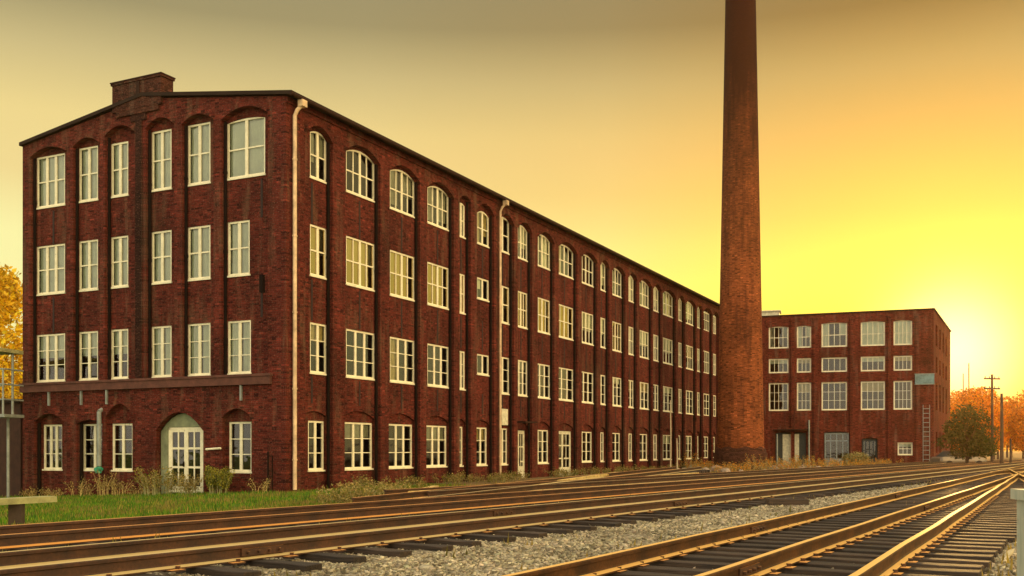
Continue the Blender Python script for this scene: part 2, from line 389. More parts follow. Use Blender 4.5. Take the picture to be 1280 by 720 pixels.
rb = random.Random(12); F2_ = None
def facing(F, poly):
    P = [Vector(F(a, z, 0)) for a, z in poly[:4]]; nrm = (P[1]-P[0]).cross(P[2]-P[1]); out = Vector(F(0, 0, 1))-Vector(F(0, 0, 0))
    ix = tuple(range(len(poly))); return ix if nrm.dot(out) > 0 else ix[::-1]
def window(parent, F, a0, a1, z0, z1, rise, d, ncol, nrow, heavy=True, blind=None, glass='glass', bx=.075, wood='cream', name='window', sill=True, parts=True, slip=0.0):
    """frame front at depth d (recessed); one frame mesh, pane, sill and blind are its sub-parts"""
    mb = MB(); dp = .07
    spring = z1-rise
    O = arch(a0, a1, z0, spring, rise); I = arch(a0+bx, a1-bx, z0+bx, spring, max(rise-bx, .012) if rise else 0)
    if rise: pass
    else: I = arch(a0+bx, a1-bx, z0+bx, spring-bx, 0)
    n = len(O)
    for (P, Q) in ((O, I),):
        vs = [F(a, z, d) for a, z in P]+[F(a, z, d) for a, z in Q]+[F(a, z, d-dp) for a, z in Q]
        mb.add(vs, [(i, (i+1) % n, n+(i+1) % n, n+i) for i in range(n)]+[(n+i, n+(i+1) % n, 2*n+(i+1) % n, 2*n+i) for i in range(n)])
    c, hw = (a0+a1)/2, (a1-a0)/2-bx
    def topz(a):
        return spring-bx+.01 if not rise else spring + max(rise-bx, .012)*(1-min(1, abs((a-c)/hw))**2)+.01
    W_ = (a1-a0-2*bx)
    mids = []
    for k in range(1, ncol):
        a = a0+bx+W_*k/ncol
        th = .065 if (heavy and (ncol == 2 or (ncol == 4 and k == 2) or ncol == 3)) else .022
        mb.fbox(F, a-th, a+th, d-.012, d-dp+.004, z0+bx-.01, topz(a)); mids.append((a, th))
    cells = [a0+bx]+[a0+bx+W_*k/ncol for k in range(1, ncol)]+[a1-bx]
    for k in range(1, nrow):
        z = z0+bx+(spring+rise*.6-bx-z0-bx)*k/nrow
        th = .028 if nrow == 2 else .017
        mb.fbox(F, a0+bx-.01, a1-bx+.01, d-.02, d-dp+.008, z-th, z+th)
    if nrow == 2 and W_/ncol > .45 and not glass == 'mirror':   # thin glazing bar in the lower sashes
        pass
    w_ = mb.build(name, M[wood], parent)
    g = MB(); pd = d-.05
    Pn = arch(a0+bx*.8, a1-bx*.8, z0+bx*.8, spring-(0 if rise else bx*.8), max(rise-bx*.8, .012) if rise else 0)
    g.add([F(a, z, pd) for a, z in Pn], [facing(F, Pn)])
    host = w_ if parts else parent
    g.build('pane', M[glass], w_)
    if sill:
        s_ = MB(); s_.fbox(F, a0-.04, a1+.04, d+.07, d-.04, z0-.06, z0+.004); s_.build('sill', M['cream'], w_)
    if blind:
        b_ = MB(); bd = d-.13
        for (c0, c1, f) in blind:              # columns c0..c1 (fractions), drop f
            x0 = a0+bx*.5+(a1-a0-bx)*c0; x1 = a0+bx*.5+(a1-a0-bx)*c1; zt = z1-.02; zb = z1-(z1-z0)*f
            k = 10
            vs = []
            for i in range(k+1):
                x = x0+(x1-x0)*i/k; q = .018*math.sin(i*2.3)
                vs += [F(x, zt, bd+q), F(x, zb, bd+q)]
            b_.add(vs, [(2*i, 2*i+1, 2*i+3, 2*i+2) for i in range(k)])
        b_.build('blind', M[rb.choice(['blind','blind','blind_grey','blind_straw'])] if F is FL or F is F2_ else M['blind'], w_)
    return w_

rl = random.Random(3)
cols_px = [(1.41,2.71),(3.71,5.91),(6.88,9.05),(9.97,12.09),(13.1,13.73),(14.86,16.23),(17.3,18.5),(19.44,20.75),(21.98,23.77),(24.92,27.22),
  (28.46,30.51),(31.63,32.64),(33.82,35.68),(36.97,38.13),(39.33,41.66),(42.4,43.73),(44.71,47.3),(48.7,49.8),(50.78,53.0),(54.1,55.2),(56.1,58.3),(59.2,60.3)]
bays = []
for i, (a0, a1) in enumerate(cols_px):
    nx = cols_px[i+1][0] if i+1 < len(cols_px) else LEN
    bays.append((a0-.06, min(a1+.24*(a1+29.4)/23.64-.08, nx-.32)))
bays[0] = (1.15, 2.86); bays[4] = (12.98, 14.1); bays[5] = (14.7, 16.6)
wpx = [(max(l+.12, a0+.10), r-.06) for (l, r), (a0, a1) in zip(bays, cols_px)]
for i in (0, 1, 2, 3): wpx[i] = (cols_px[i][0]+.34+.03*i, bays[i][1]-.05)
wpx[4] = (13.3, 13.95); wpx[5] = (15.2, 16.5)
wallmb = MB()
outline = [(0, -.9), (LEN, -.9), (LEN, 14.45), (0, 14.45)]
bay_h = [arch(l, r, -.6, 13.45 if r-l > 1.4 else 13.6, .45 if r-l > 1.4 else .25) for l, r in bays]
sheet(wallmb, FL, outline, bay_h, 0.0, .24)
# floor rows: (z0, z1)
ROW = [(4.51, 6.43), (8.23, 10.17)]
# ground windows (a0,a1) per column, None = door
G = [None if i == 7 else (w[0]+.02, w[1]-.04) for i, w in enumerate(wpx)]
win_specs = []
bh = []
garch = []
for i, (a0, a1) in enumerate(wpx):
    l, r = bays[i]
    wide = a1-a0 > 1.5
    top_rise = .24 if wide else (.14 if a1-a0 > .9 else .07)
    rows = [(ROW[0][0], ROW[0][1], 0, 1), (ROW[1][0], ROW[1][1], 0, 2), (11.96, 13.80, top_rise, 3)]
    if i == 4: rows = [(4.5,6.35,0,1),(8.2,10.1,0,2),(11.9,13.55,.1,3)]
    if i == 5: rows = [(5.35,6.36,0,1),(9.14,10.2,0,2),(11.9,13.6,.2,3)]
    for z0, z1, rs, fl in rows:
        win_specs.append((i, a0, a1, z0, z1, rs, fl)); bh.append(arch(a0, a1, z0, z1-rs, rs))
    gz = 2.72
    garch.append(arch(l+.05, r-.05, -.55, gz+.12, .3 if wide else .2))
# columns 5+6 share one flat arch at ground level, so handled separately

bh_ok = bh + garch
BD = -.24
# recess sheets, one per bay so nothing pokes through the pilasters
for i, (l, r) in enumerate(bays):
    holes = [h for h in bh if h[0][0] >= l-.01 and h[1][0] <= r+.01]
    hh = []
    hh = [garch[i]]
    sheet(wallmb, FL, [(l-.05, -.75), (r+.05, -.75), (r+.05, 14.1), (l-.05, 14.1)], holes+hh, BD-.002, .14)
# ground windows sit in a second recess
GD = BD-.11
for i, g in enumerate(G):
    l, r = bays[i]
    hs = [arch(g[0], g[1], .78, 2.68, 0)] if g else [arch(bays[7][0]+.12, bays[7][1]-.12, -.5, 2.62, 0)]
    if i == 9: hs = [arch(g[0], g[1], -.5, 2.68, 0)]
    sheet(wallmb, FL, [(l, -.75), (r, -.75), (r, 3.2), (l, 3.2)], hs, GD, .1)
# bays 5/6: ground windows straight in the recess sheet plane -> small proud brick panels hide nothing; cut from own sheet
for i in (4, 5):
    g = G[i]; l, r = bays[i]
walls_done = wallmb
# gable facade
gout = [(0, -.9), (DEP, -.9), (DEP, 14.45), (7.0, 15.42), (0, 14.45)]
gb = [(11.34,13.52,13.92,.3),(9.42,10.98,14.0,.3),(7.5,9.14,14.2,.34),(5.4,6.92,14.2,.34),(3.42,5.02,14.1,.3),(.82,3.05,13.98,.36)]
gl = [(a+.27*(a+23.6)/29.4, b+.27*(b+23.6)/29.4) for a, b in ((11.40,13.12),(9.5,10.6),(7.82,8.78),(5.52,6.58),(3.55,4.7),(.92,2.75))]
ghole = [arch(l, r, 4.36, s, rs) for l, r, s, rs in gb]
gga = [arch(11.50,13.26,-.75,2.72,.36), arch(9.30,10.74,-.75,2.62,.16), arch(7.48,9.14,.0,2.8,.6), arch(3.93,6.36,-.75,2.3,.72), arch(1.56,3.0,.55,2.75,.36)]
sheet(wallmb, FS, gout, ghole+gga, 0.0, .24)
gw = []
for (a0, a1), z in zip(gl, (13.92,13.98,13.93,14.1,14.09,13.97)):
    gw.append((a0, a1, 11.81, z+.04, 3))
for (a0, a1) in gl: gw.append((a0 if a0 > 1.5 else 1.88, a1-(0 if a0 > 1.5 else .04), 8.14, 10.18, 2))
for (a0, a1) in gl: gw.append((a0 if a0 > 1.5 else 1.82, a1-(0 if a0 > 1.5 else .04), 4.44, 6.43, 1))
for l, r, s, rs in gb:
    hs = [arch(w_[0], w_[1], w_[2], w_[3]-(.1 if w_[0] < 1.5 and w_[4] == 3 else 0), .1 if w_[0] < 1.5 and w_[4] == 3 else 0) for w_ in gw if w_[0] >= l-.01 and w_[1] <= r+.01]
    sheet(wallmb, FS, [(l-.04, 4.3), (r+.04, 4.3), (r+.04, s+rs+.05), (l-.04, s+rs+.05)], hs, -.242, .14)
gg = [(11.9,13.05),(9.40,10.70),(7.88,9.02),None,(1.80,2.90)]
for (l, r), g in zip(((11.5,13.26),(9.30,10.74),(7.48,9.14),(3.93,6.36),(1.56,3.0)), gg):
    if g is None: continue
    sheet(wallmb, FS, [(l-.03, -.85), (r+.03, -.85), (r+.03, 3.6), (l-.03, 3.6)], [arch(g[0], g[1], .74, 2.62, 0)], -.243, .12)
# back, far end, inner floor slabs
wallmb.add([(LEN,0,-.9),(LEN,DEP,-.9),(LEN,DEP,14.45),(LEN,7,15.42),(LEN,0,14.45)], [(0,1,2,3,4)])
wallmb.add([(0,DEP,-.9),(LEN,DEP,-.9),(LEN,DEP,14.45),(0,DEP,14.45)], [(0,1,2,3)])
# brick arch rings standing slightly proud over the recesses, and a corbelled cornice
def ring(mb, F, h, d0, d1, th, mi=0):
    top = h[2:]
    for k in range(len(top)-1):
        (a, z), (b, y) = top[k], top[k+1]
        P = [F(a, z, d0), F(b, y, d0), F(b, y+th, d0), F(a, z+th, d0), F(a, z, d1), F(b, y, d1), F(b, y+th, d1), F(a, z+th, d1)]
        mb.add(P, [(4,5,6,7),(0,1,5,4),(3,2,6,7)], mi)
for h in bay_h: ring(wallmb, FL, h, -.01, .03, .2)
for h in ghole: ring(wallmb, FS, h, -.01, .035, .2)
for h in gga: ring(wallmb, FS, h, -.01, .03, .2)
wallmb.fbox(FL, .02, LEN, 0, .06, 14.22, 14.44)
wallmb.build('wall', [M['brick']], mill)
ib = MB()
for z in (3.45, 7.25, 10.95):
    ib.box(.45, LEN-.1, .45, DEP-.1, z, z+.3)
for x in (7.2, 19.9, 31, 43): ib.box(x, x+.2, .6, DEP-.1, -.8, 14)
ib.box(.45, LEN-.1, 7, 7.2, -.8, 14)
ib.build('inner_floor', M['floorin'], mill)
# ground window recess panels for columns 5 and 6: cut in own small sheets over a shared recess
pm = MB()
pm.build('spare', M['brick'], mill) if False else None

# openings
big = []
for (i, a0, a1, z0, z1, rs, fl) in win_specs:
    big.append(('L', i, a0, a1, z0, z1, rs, fl))
far_mb_specs = [b for b in big if b[1] >= 19]
def blind_for(fl, r, wide):
    q = r.random()
    if fl == 3: return [(0, .42, .62 + .38*r.random())] + ([(.5, 1, .5+.5*r.random())] if q < .8 else []) if q < .93 else None
    if fl == 2: return [(0, 1, .45+.15*r.random())] if q < .75 else [(0, .5, .5)]
    if q < .35: return [(0, 1, .2+.3*r.random())]
    if q < .5: return [(0, .4, 1.0)]
    return None
def merge_children(specs, name_parent):
    pass
cur_far = []
for (_, i, a0, a1, z0, z1, rs, fl) in big:
    wd = a1-a0
    nc = 2 if wd < 1.45 else (4 if fl == 3 or fl == 2 else 3)
    if wd < .75: nc = 2
    nr = 2 if fl in (2, 3) else 3
    if i == 5 and fl in (1, 2): nr = 1; nc = 2
    gl_ = 'mirror' if (fl == 2 and i in (0,1,2,3,4,6,7,8,9,12)) else 'glass'
    if i < 20: window(mill, FL, a0, a1, z0, z1, rs, BD-.03, nc, nr, blind=blind_for(fl, rl, wd > 1.5), glass=gl_)
    else: cur_far.append((FL, a0, a1, z0, z1, rs, BD-.03, nc, nr))
for i, g in enumerate(G):
    if g is None or i == 9: continue
    wd = g[1]-g[0]; nc = 2 if wd < 1.3 else 3
    if i < 20: window(mill, FL, g[0], g[1], .78, 2.68, 0, GD-.025, nc, 3, blind=blind_for(1, rl, wd > 1.5))
    else: cur_far.append((FL, g[0], g[1], .78, 2.68, 0, GD-.025, nc, 3))
# far windows as one part of many
fm = MB(); fg = MB()
for F_, a0, a1, z0, z1, rs, d, nc, nr in cur_far:
    fm.fbox(F_, a0, a1, d, d-.05, z0, z0+.08); fm.fbox(F_, a0, a1, d, d-.05, z1-rs-.08, z1-rs)
    for k in range(nc+1):
        a = a0+.04+(a1-a0-.08)*k/nc; fm.fbox(F_, a-.045, a+.045, d+.002, d-.052, z0, z1-rs*.6)
    for k in range(1, nr):
        z = z0+(z1-z0)*k/nr; fm.fbox(F_, a0, a1, d-.01, d-.045, z-.025, z+.025)
    fg.add([F_(a0, z0, d-.03), F_(a1, z0, d-.03), F_(a1, z1-rs*.5, d-.03), F_(a0, z1-rs*.5, d-.03)], [(0,1,2,3)])
o = fm.build('window', M['cream'], mill); o['kind'] = 'stuff'
fg.build('pane', M['glass'], o)
# gable windows
for (a0, a1, z0, z1, fl) in gw:
    wd = a1-a0
    rs = .1 if (a0 < 1.5 and fl == 3) else 0
    nc = 2 if wd < 1.3 else (3 if a0 > 5 else 2)
    q = rl.random()
    bl = [(0, 1, .95)] if fl == 3 else ([(0, 1, 1.0)] if fl == 2 else ([(0, 1, .5)] if a0 > 7 else [(0, .45, .98), (.52, 1, .98)]))
    window(mill, FS, a0, a1, z0, z1, rs, -.242-.03, nc, 2 if fl > 1 else 3, blind=bl)
for g in gg:
    if g: window(mill, FS, g[0], g[1], .74, 2.62, 0, -.243-.05, 3 if g[0] > 11 else 2, 3, blind=None)
# glazed double door in green painted arch
gp = MB(); sheet(gp, FS, arch(3.96,6.33,-.7,2.28,.7), [arch(4.15,5.98,-.62,2.45,0)], -.235, .1); gp.build('door_surround', M['green_paint'], mill)
def glazed_door(F, a0, a1, z0, z1, d, leaves=2, cols=2, rows=3, wood='cream', panel=0.0, label=None):
    mb = MB(); b = .09
    mb.fbox(F, a0, a1, d, d-.08, z1-b, z1); mb.fbox(F, a0, a0+b, d, d-.08, z0, z1); mb.fbox(F, a1-b, a1, d, d-.08, z0, z1)
    lw = (a1-a0-2*b)/leaves
    for L in range(leaves):
        x0 = a0+b+L*lw; x1 = x0+lw
        for q0, q1 in ((x0, x0+.1), (x1-.1, x1)): mb.fbox(F, q0, q1, d-.01, d-.06, z0, z1-b)
        mb.fbox(F, x0, x1, d-.012, d-.058, z0, z0+max(.25, panel)); mb.fbox(F, x0, x1, d-.012, d-.058, z1-b-.1, z1-b)
        for c in range(1, cols):
            a = x0+lw*c/cols; mb.fbox(F, a-.03, a+.03, d-.015, d-.055, z0, z1-b)
        for r_ in range(1, rows):
            z = z0+.25+(z1-b-z0-.25)*r_/rows; mb.fbox(F, x0, x1, d-.017, d-.053, z-.04, z+.04)
    o = mb.build('door', M[wood], mill)
    if label: o['label'] = label
    g = MB(); g.add([F(a0, z0, d-.035), F(a1, z0, d-.035), F(a1, z1, d-.035), F(a0, z1, d-.035)], [facing(F, [(a0,z0),(a1,z0),(a1,z1),(a0,z1)])]); g.build('pane', M['glass'], o)
    h = MB(); ac = (a0+a1)/2; h.fbox(F, ac+.08, ac+.12, d+.04, d-.01, z0+1.0, z0+1.2); h.build('handle', M['iron'], o)
    return o
glazed_door(FS, 4.16, 5.97, -.1, 2.44, -.27, label='white glazed double door in a green arch')
glazed_door(FL, bays[7][0]+.14, bays[7][1]-.14, -.15, 2.6, GD-.05, wood='cream_old', panel=.8, label='pale green double door with weathered panels')
glazed_door(FL, G[9][0]+.02, G[9][1]-.02, .0, 2.66, GD-.05, cols=2, wood='cream_old', panel=.5, label='wide weathered pale door')
# belt course, with iron ties below
mb = MB(); mb.fbox(FS, .62, 14.02, .13, -.02, 3.98, 4.28); mb.fbox(FS, .58, 14.05, .17, -.02, 4.28, 4.37); mb.build('belt_course', M['stone'], mill)
for a in (12.35, 10.45, 9.0, 2.05):
    mb = MB(); mb.fbox(FS, a-.04, a+.04, .075, 0.001, 3.4, 3.97); mb.build('wall_anchor', M['greymetal'], mill)
# narrow dark strips below the windows
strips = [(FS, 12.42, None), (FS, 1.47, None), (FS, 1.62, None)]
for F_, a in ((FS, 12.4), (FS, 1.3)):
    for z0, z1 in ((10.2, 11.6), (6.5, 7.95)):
        mb = MB(); mb.fbox(F_, a-.05, a+.05, -.225, -.26, z0, z1); mb.build('dark_strip', M['darkstrip'], mill)
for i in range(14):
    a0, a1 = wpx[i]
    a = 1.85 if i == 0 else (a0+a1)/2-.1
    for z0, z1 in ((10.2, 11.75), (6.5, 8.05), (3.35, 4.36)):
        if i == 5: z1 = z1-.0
        mb = MB(); mb.fbox(FL, a-.05, a+.05, -.228, -.26, z0, z1); mb.build('dark_strip', M['darkstrip'], mill)
for i, (l, r) in enumerate(bays[:21]):  # dark bars added for the shade in the bay corners, collared like pipes
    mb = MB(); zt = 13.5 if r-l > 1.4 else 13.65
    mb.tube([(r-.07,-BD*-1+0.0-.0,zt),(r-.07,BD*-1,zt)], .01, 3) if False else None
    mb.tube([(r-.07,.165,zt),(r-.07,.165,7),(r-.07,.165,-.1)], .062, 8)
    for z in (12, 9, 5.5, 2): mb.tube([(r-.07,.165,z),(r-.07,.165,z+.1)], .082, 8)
    mb.build('reveal_shade_bar', M['iron'], mill)
for (l, r, s_, rs) in gb[:4]+gb[4:]:  # the same added shade bars in the gable bays
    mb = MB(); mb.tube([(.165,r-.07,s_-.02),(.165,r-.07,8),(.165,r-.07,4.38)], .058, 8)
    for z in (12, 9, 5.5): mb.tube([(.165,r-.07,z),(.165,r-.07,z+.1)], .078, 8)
    mb.build('reveal_shade_bar', M['iron'], mill)
for (l, r) in ((11.5,13.26),(9.30,10.74)):  # shade bars continued in two ground recesses
    mb = MB(); mb.tube([(.165,r-.08,2.7),(.165,r-.08,-.6)], .07, 8); mb.build('reveal_shade_bar', M['iron'], mill)
# dirty centre pilaster pipe and soot below the stack
mb = MB(); mb.fbox(FS, 7.08, 7.42, .05, -.0, 4.4, 15.0); mb.build('flue_pilaster', M['brick_dark'], mill)
# chimney block on the gable
mb = MB(); 
mb.box(-.10, .55, 6.0, 8.62, 15.05, 16.12); mb.box(-.14, .59, 5.95, 8.67, 16.12, 16.2)
mb.box(-.09, .4, 6.15, 8.45, 14.84, 15.05); sb = MB(); sb.box(-.06, .3, 6.85, 7.65, 14.56, 14.837); sb.box(-.056, .0, 7.1, 7.4, 4.42, 14.557); sb.build('sooted_flue', M['soot_shade'], mill)
mb.build('roof_stack', M['brick_dark'], mill)
mb = MB(); mb.box(-.16, .61, 5.93, 8.69, 16.203, 16.25); mb.box(-.13, -.101, 7.12, 7.3, 15.5, 16.1); mb.build('stack_cap', M['fascia'], mill)
# roof with dark verge and gutter
mb = MB()
for y0, y1, z0, z1 in ((-.38, 7, 14.42, 15.48), (7, 14.05, 15.48, 14.45)):
    P = [(-.14,y0,z0),(LEN+.2,y0,z0),(LEN+.2,y1,z1),(-.14,y1,z1)]
    Q = [(x, y, z+.14) for x, y, z in P]
    mb.add(P+Q, [(0,3,2,1),(4,5,6,7),(0,1,5,4),(1,2,6,5),(2,3,7,6),(3,0,4,7)])
roof = mb.build('roof', M['roof'], mill)
mb = MB(); mb.tube([(-.25,-.42,14.42),(LEN+.2,-.42,14.42)], .075, 8); mb.build('gutter', M['fascia'], roof)
def downpipe(a, r=.085, off=.15):
    mb = MB(); mb.tube([(a+.12,-.42,14.36),(a+.12,-.40,14.2),(a+.02,-.24,14.0),(a,-off,13.8),(a,-off,8),(a,-off,4),(a,-off,.1)], r, 10)
    for z in (12.2, 9.4, 6.6, 3.8, 1.2): mb.tube([(a,-off,z-.03),(a,-off,z+.03)], r+.018, 10)
    mb.box(a-.02, a+.26, -.52, -.30, 14.12, 14.36)
    return mb.build('downpipe', M['pipe'], mill, smooth=False)
downpipe(.34, .075); downpipe(17.0, .06)
# standpipe with green valve on the gable wall, hose bracket
mb = MB(); mb.tube([(-.12,9.33,3.1),(-.12,9.33,.9)], .09, 10); mb.tube([(-.12,9.33,3.1),(.05,9.33,3.2)], .085, 10); sp = mb.build('standpipe', M['greymetal'], mill)
mb = MB(); mb.tube([(-.14,9.33,.88),(-.14,9.33,.62)], [.1,.12], 10); mb.tube([(-.14,9.15,.78),(-.14,9.52,.78)], .07, 8); mb.tube([(-.3,9.33,.76),(-.1,9.33,.76)], .1, 10); mb.build('valve', M['greenvalve'], sp)
mb = MB(); mb.tube([(.02,3.72,1.56),(-.1,3.7,1.58),(-.1,2.98,1.62)], .04, 6); mb.build('wall_bracket', M['cream'], mill)
mb = MB(); mb.tube([(-.07,.75,-.05),(-.07,.75,1.5)], .03, 6); mb.tube([(-.07,.55,-.05),(-.07,.55,1.35)], .022, 6); mb.build('conduit', M['iron'], mill)
# wall plaque near second downpipe, lamp arm
mb = MB(); mb.fbox(FL, 17.9, 18.6, -.21, -.25, 2.85, 3.7); mb.build('notice_board', M['cream_old'], mill)
mb = MB(); mb.fbox(FL, 19.3, 20.8, .5, 0, 3.0, 3.08); mb.build('door_canopy', M['fascia'], mill)
mb = MB(); mb.fbox(FS, .95, 1.1, .14, 0, 7.35, 8.0); mb.build('wall_box', M['iron'], mill)

# ------------------------------------------------------------------ smokestack
st = empty('smokestack', (16.95, 75.0, 0), 0, label='tall tapering round brick smokestack at the far end of the mill', cat='chimney')
def lathe(name, prof, mat, parent, n=48, uv=True, start=0):
    V = []; F = []; UVs = []
    for r, z in prof:
        for k in range(n): V.append((r*math.cos(2*math.pi*k/n), r*math.sin(2*math.pi*k/n), z))
    me = bpy.data.meshes.new(name); fs = []; lu = []
    R0 = prof[0][0]
    for i in range(len(prof)-1):
        for k in range(n):
            fs.append((i*n+k, i*n+(k+1) % n, (i+1)*n+(k+1) % n, (i+1)*n+k))
            s = 2*math.pi*1.5
            lu += [(s*k/n, prof[i][1]), (s*(k+1)/n, prof[i][1]), (s*(k+1)/n, prof[i+1][1]), (s*k/n, prof[i+1][1])]
    fs.append(tuple((len(prof)-1)*n+k for k in range(n))); lu += [(0, 0)]*n
    me.from_pydata(V, [], fs); u = me.uv_layers.new(name='UVMap')
    u.data.foreach_set('uv', [c for p in lu for c in p])
    me.materials.append(mat); me.polygons.foreach_set('use_smooth', [True]*(len(fs)-1)+[False])
    o = bpy.data.objects.new(name, me); col.objects.link(o); o.parent = parent; return o
lathe('shaft', [(1.74-.0181*z, z) for z in np.linspace(1.0, 46, 40)]+[(1.1, 46.1), (1.1, 47.2), (.8, 47.3)], M['brick_stack'], st)
lathe('plinth', [(2.0,-.5),(2.0,1.3),(1.92,1.32),(1.92,1.5),(1.78,1.75)], M['brick_plinth'], st, 8)
for z in (20, 33): lathe('iron_band', [(1.752-.0181*z, z), (1.752-.0181*z, z+.1)], M['brick_stack'], st) if False else None

# ------------------------------------------------------------------ second factory
P2 = np.array([38.36, 92.0]); Q2 = np.array([22.9, 96.6]); u2 = (P2-Q2)/np.linalg.norm(P2-Q2)
a2 = math.atan2(u2[1], u2[0])
fac = empty('factory_building', (Q2[0], Q2[1], 0), a2, label='four-storey red brick factory with white grid windows standing right of the smokestack', cat='factory building')
# side direction in local frame
sdv = np.array([8.3, 16.0])/np.linalg.norm([8.3, 16.0])
ls = (sdv @ u2, sdv @ np.array([-u2[1], u2[0]]))
W2, D2, H2 = 16.13, 20.0, 14.27
def F2(a, z, d=0.0): return (a, -d, z)
F2_ = F2
def F2s(a, z, d=0.0): return (W2+ls[0]*a+ls[1]*d, ls[1]*a-ls[0]*d, z)
c2 = [(1.58,3.4),(4.15,5.45),(6.38,8.66),(9.86,11.98),(12.71,14.32)]
holes2 = []
w2 = []
for a0, a1 in c2:
    w2.append((a0, a1, 11.12, 13.2 if a0 < 6 else 13.4, .09)); w2.append((a0, a1, 8.78, 10.15, 0)); w2.append((a0, a1, 5.2, 7.85, 0))
w2.append((13.06, 14.36, 1.01, 2.19, 0))
doors2 = [(2.2,5.0,-.3,3.1), (6.6,8.87,-.3,3.1), (9.93,11.33,-.3,2.5)]
mb = MB()
sheet(mb, F2, [(-3.2,-.5),(W2,-.5),(W2,H2),(-3.2,14.1)], [arch(a0,a1,z0,z1-r_,r_) for a0,a1,z0,z1,r_ in w2]+[arch(d[0],d[1],d[2],d[3],.12) for d in doors2], 0, .3)
sw = [(a, a+1.7, z0, z1, 0) for a in (2.2, 6.0, 9.8, 13.6) for z0, z1 in ((11.2,13.2),(8.7,10.2),(5.2,7.8),(1.2,3.2))]
sheet(mb, F2s, [(0,-.5),(D2,-.5),(D2,H2),(0,H2)], [arch(a0,a1,z0,z1,0) for a0,a1,z0,z1,_ in sw], 0, .3)
A, B = F2s(D2, 0), (-3.2+ls[0]*D2, ls[1]*D2)
mb.add([(A[0],A[1],-.5),(B[0],B[1],-.5),(B[0],B[1],H2),(A[0],A[1],H2),(-3.2,0,-.5),(-3.2,0,H2-.15)], [(0,1,2,3),(1,4,5,2)])
mb.build('wall', M['brick_far'], fac)
mb = MB(); mb.add([(-3.3,-.08,14.08),(W2+.08,-.08,H2),(A[0]+.1,A[1],H2),(B[0]-.1,B[1],H2-.1)]+[(-3.3,-.08,14.22),(W2+.08,-.08,H2+.13),(A[0]+.1,A[1],H2+.13),(B[0]-.1,B[1],H2+.05)],
       [(0,1,2,3),(4,5,6,7),(0,1,5,4),(1,2,6,5),(2,3,7,6),(3,0,4,7)]); mb.build('roof', M['fascia'], fac)
for a0, a1 in ((.35,1.3),(3.62,3.95),(5.66,6.16),(8.92,9.62),(12.2,12.5),(14.62,16.0)):
    mb = MB(); mb.fbox(F2, a0, a1, .14, 0, -.4, 13.72); mb.fbox(F2, a0-.04, a1+.04, .18, 0, 13.72, 13.95); mb.build('pilaster', M['brick_far'], fac)
mb = MB(); mb.box(.6, 2.5, 1.5, 3.5, 14.3, 14.85); mb.box(.45, 2.65, 1.35, 3.65, 14.85, 14.95); mb.build('roof_hatch', M['cream_old'], fac)
mb = MB()
for z in (4.0, 8.2, 10.8): mb.box(-3, W2-.5, .6, 14, z, z+.25)
mb.box(-3, W2-1, 5, 5.2, -.3, 14); mb.build('inner_floor', M['floorin'], fac)
for k, (a0, a1, z0, z1, r_) in enumerate(w2):
    fl = 3 if z0 > 11 else (2 if z0 > 8 else 1)
    nc = 4 if a1-a0 > 1.5 else 3
    bl = None
    if fl == 3: bl = [(0, 1, 1.0)] if a0 > 9 else [(0, .3, 1.0), (.7, 1, .5)]
    elif rl.random() < .5: bl = [(0, 1, .35)]
    window(fac, F2, a0, a1, z0, z1, r_, -.12, nc, 1 if fl == 2 else (2 if z0 < 2 else (2 if fl == 3 else 3)), heavy=False, blind=bl, bx=.13, sill=(z0 < 2 or fl == 1))
for a0, a1, z0, z1, _ in sw: window(fac, F2s, a0, a1, z0, z1, 0, -.15, 3, 3, heavy=False, bx=.1, wood='cream_old', sill=True)
def panel_door(a0, a1, z0, z1, mat, glassy, label):
    mb = MB(); d = -.2
    mb.fbox(F2, a0, a1, d, d-.06, z0, z1 if not glassy else z0+1.0)
    mb.fbox(F2, a0, a0+.12, d+.02, d-.08, z0, z1); mb.fbox(F2, a1-.12, a1, d+.02, d-.08, z0, z1); mb.fbox(F2, a0+.12, a1-.12, d+.02, d-.08, z1-.14, z1)
    if glassy:
        for k in (1, 2, 3): 
            a = a0+(a1-a0)*k/4; mb.fbox(F2, a-.05, a+.05, d+.01, d-.05, z0+1, z1-.14)
        mb.fbox(F2, a0+.12, a1-.12, d+.012, d-.05, 2.3, 2.4)
    else:
        for k in (1, 2): mb.fbox(F2, a0+.2, a1-.2, d+.03, d, z0+.9*k, z0+.9*k+.06)
    o = mb.build('door', M[mat], fac); o['label'] = label
    if glassy:
        g = MB(); g.add([F2(a0, z0+1, d-.03), F2(a1, z0+1, d-.03), F2(a1, z1-.1, d-.03), F2(a0, z1-.1, d-.03)], [(0,1,2,3)]); g.build('pane', M['mirror'] if False else M['glass'], o)
panel_door(2.85, 4.35, -.3, 3.0, 'cream_old', False, 'pale panelled loading door')
mb = MB(); mb.fbox(F2, 2.2, 2.85, -.2, -.26, -.3, 3.1); mb.fbox(F2, 4.35, 5.0, -.2, -.26, -.3, 3.1); mb.build('door_side_panel', M['darkdoor'], fac)
panel_door(6.65, 8.82, -.3, 3.1, 'greymetal', True, 'dark glazed shopfront with grey posts')
panel_door(9.98, 11.28, -.3, 2.5, 'darkdoor', True, 'dark double door')
mb = MB()
for a in (1.0, 2.35, 5.25): mb.tube([F2(a,-.2,.15), F2(a,4.3 if a != 2.35 else 3.0,.15)], .09, 6)
mb.build('wall_pipe', M['greymetal'], fac)
mb = MB(); mb.fbox(F2, 5.6, 5.64, .5, 0, 3.2, 3.3); mb.fbox(F2, 2.0, 5.2, .7, 0, 3.35, 3.45); mb.build('canopy', M['fascia'], fac)
mb = MB()
for q in range(12): mb.fbox(F2, 15.25, 15.75, .20, .16, .6+q*.42, .66+q*.42)
